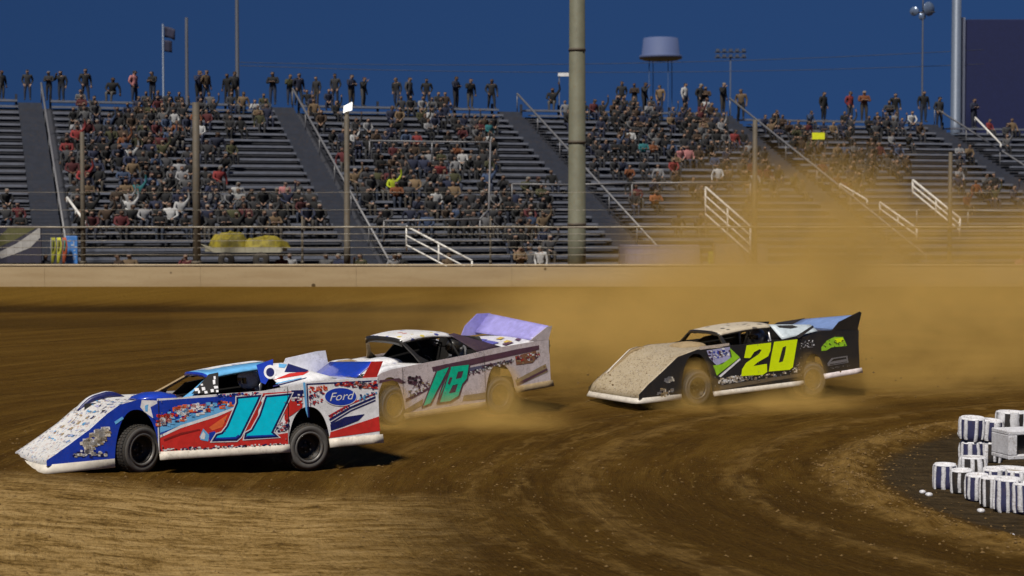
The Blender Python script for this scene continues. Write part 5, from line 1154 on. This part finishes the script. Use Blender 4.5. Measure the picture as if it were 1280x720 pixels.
for c, rd, amp in BLOBS:
    d = g.vmath('LENGTH', g.vmath('DIVIDE', g.vmath('SUBTRACT', pos, c), rd))
    v = g.math('MULTIPLY', g.rng(d, 1.0, .15), amp); tot = v if tot is None else g.math('ADD', tot, v)
mod = g.rng(nz, .38, .63, .10, 2.0)
den = g.math('MULTIPLY', tot, mod)
vol = g.n('ShaderNodeVolumePrincipled', {'Color': (.95, .585, .16, 1), 'Density': den, 'Anisotropy': -.2})
g.t.links.new(vol.outputs[0], out.inputs[1])
hz = mb.build('haze', m); tag(hz, 'golden dust cloud kicked up by the cars and drifting before the stands', 'dust', kind='stuff')

# ------------------------------------------------------------------ sky, key light, camera
w = bpy.data.worlds.new('World'); scene.world = w; w.use_nodes = True; nt = w.node_tree
for nd in list(nt.nodes): nt.nodes.remove(nd)
g = G(nt); sky = g.n('ShaderNodeTexSky'); sky.sky_type = 'NISHITA'; sky.sun_disc = False; sky.sun_elevation = R(SKY_EL); sky.sun_rotation = R(200); sky.altitude = 0; sky.air_density = 1.0; sky.dust_density = .3; sky.ozone_density = 3.0
tcw = g.n('ShaderNodeTexCoord').outputs['Generated']; lift = g.n('ShaderNodeVectorMath', {0: g.n('ShaderNodeVectorMath', {0: tcw, 1: (1, 1, .3), 2: (0, 0, .42)}, operation='MULTIPLY_ADD').outputs[0]}, operation='NORMALIZE').outputs[0]; nt.links.new(lift, sky.inputs[0])
tint = g.mix(1.0, sky.outputs[0], SKY_TINT, 'MULTIPLY')
bg = g.n('ShaderNodeBackground', {0: tint, 1: SKY_STR}); ow = g.n('ShaderNodeOutputWorld'); nt.links.new(bg.outputs[0], ow.inputs[0])
sd = bpy.data.lights.new('sun', 'SUN'); sd.energy = SUN_E; sd.angle = R(8); sd.color = (1.0, .94, .84)
so = bpy.data.objects.new('sun', sd); COL.objects.link(so)
el, az = R(SUN_EL), R(SUN_AZ)     # azimuth measured from straight behind the camera towards the left
dirv = Vector((-math.sin(az) * math.cos(el), -math.cos(az) * math.cos(el), math.sin(el)))
so.rotation_euler = dirv.to_track_quat('Z', 'Y').to_euler()
cam = bpy.data.cameras.new('camera'); co = bpy.data.objects.new('camera', cam); COL.objects.link(co); scene.camera = co
cam.sensor_fit = 'HORIZONTAL'; cam.sensor_width = 36; cam.lens = FPX / 1280 * 36; cam.clip_end = 5000; cam.clip_start = .1
cam.dof.use_dof = True; cam.dof.focus_distance = 28.0; cam.dof.aperture_fstop = 1.8
co.location = EYE; co.rotation_euler = (R(90) - PITCH, 0, 0)
scene.view_settings.view_transform = 'Standard'; scene.view_settings.look = 'None'; scene.view_settings.exposure = EXPO; scene.view_settings.gamma = 1.0; scene.view_settings.use_curve_mapping = False
scene.render.engine = 'CYCLES'; cy = scene.cycles
cy.use_denoising = True; cy.adaptive_threshold = .02; cy.volume_bounces = 0; cy.max_bounces = 6; cy.diffuse_bounces = 2; cy.glossy_bounces = 2; cy.volume_step_rate = .5; cy.volume_max_steps = 128; cy.caustics_reflective = cy.caustics_refractive = False
try: cy.denoiser = 'OPENIMAGEDENOISE'
except Exception: pass
scene.render.use_persistent_data = False
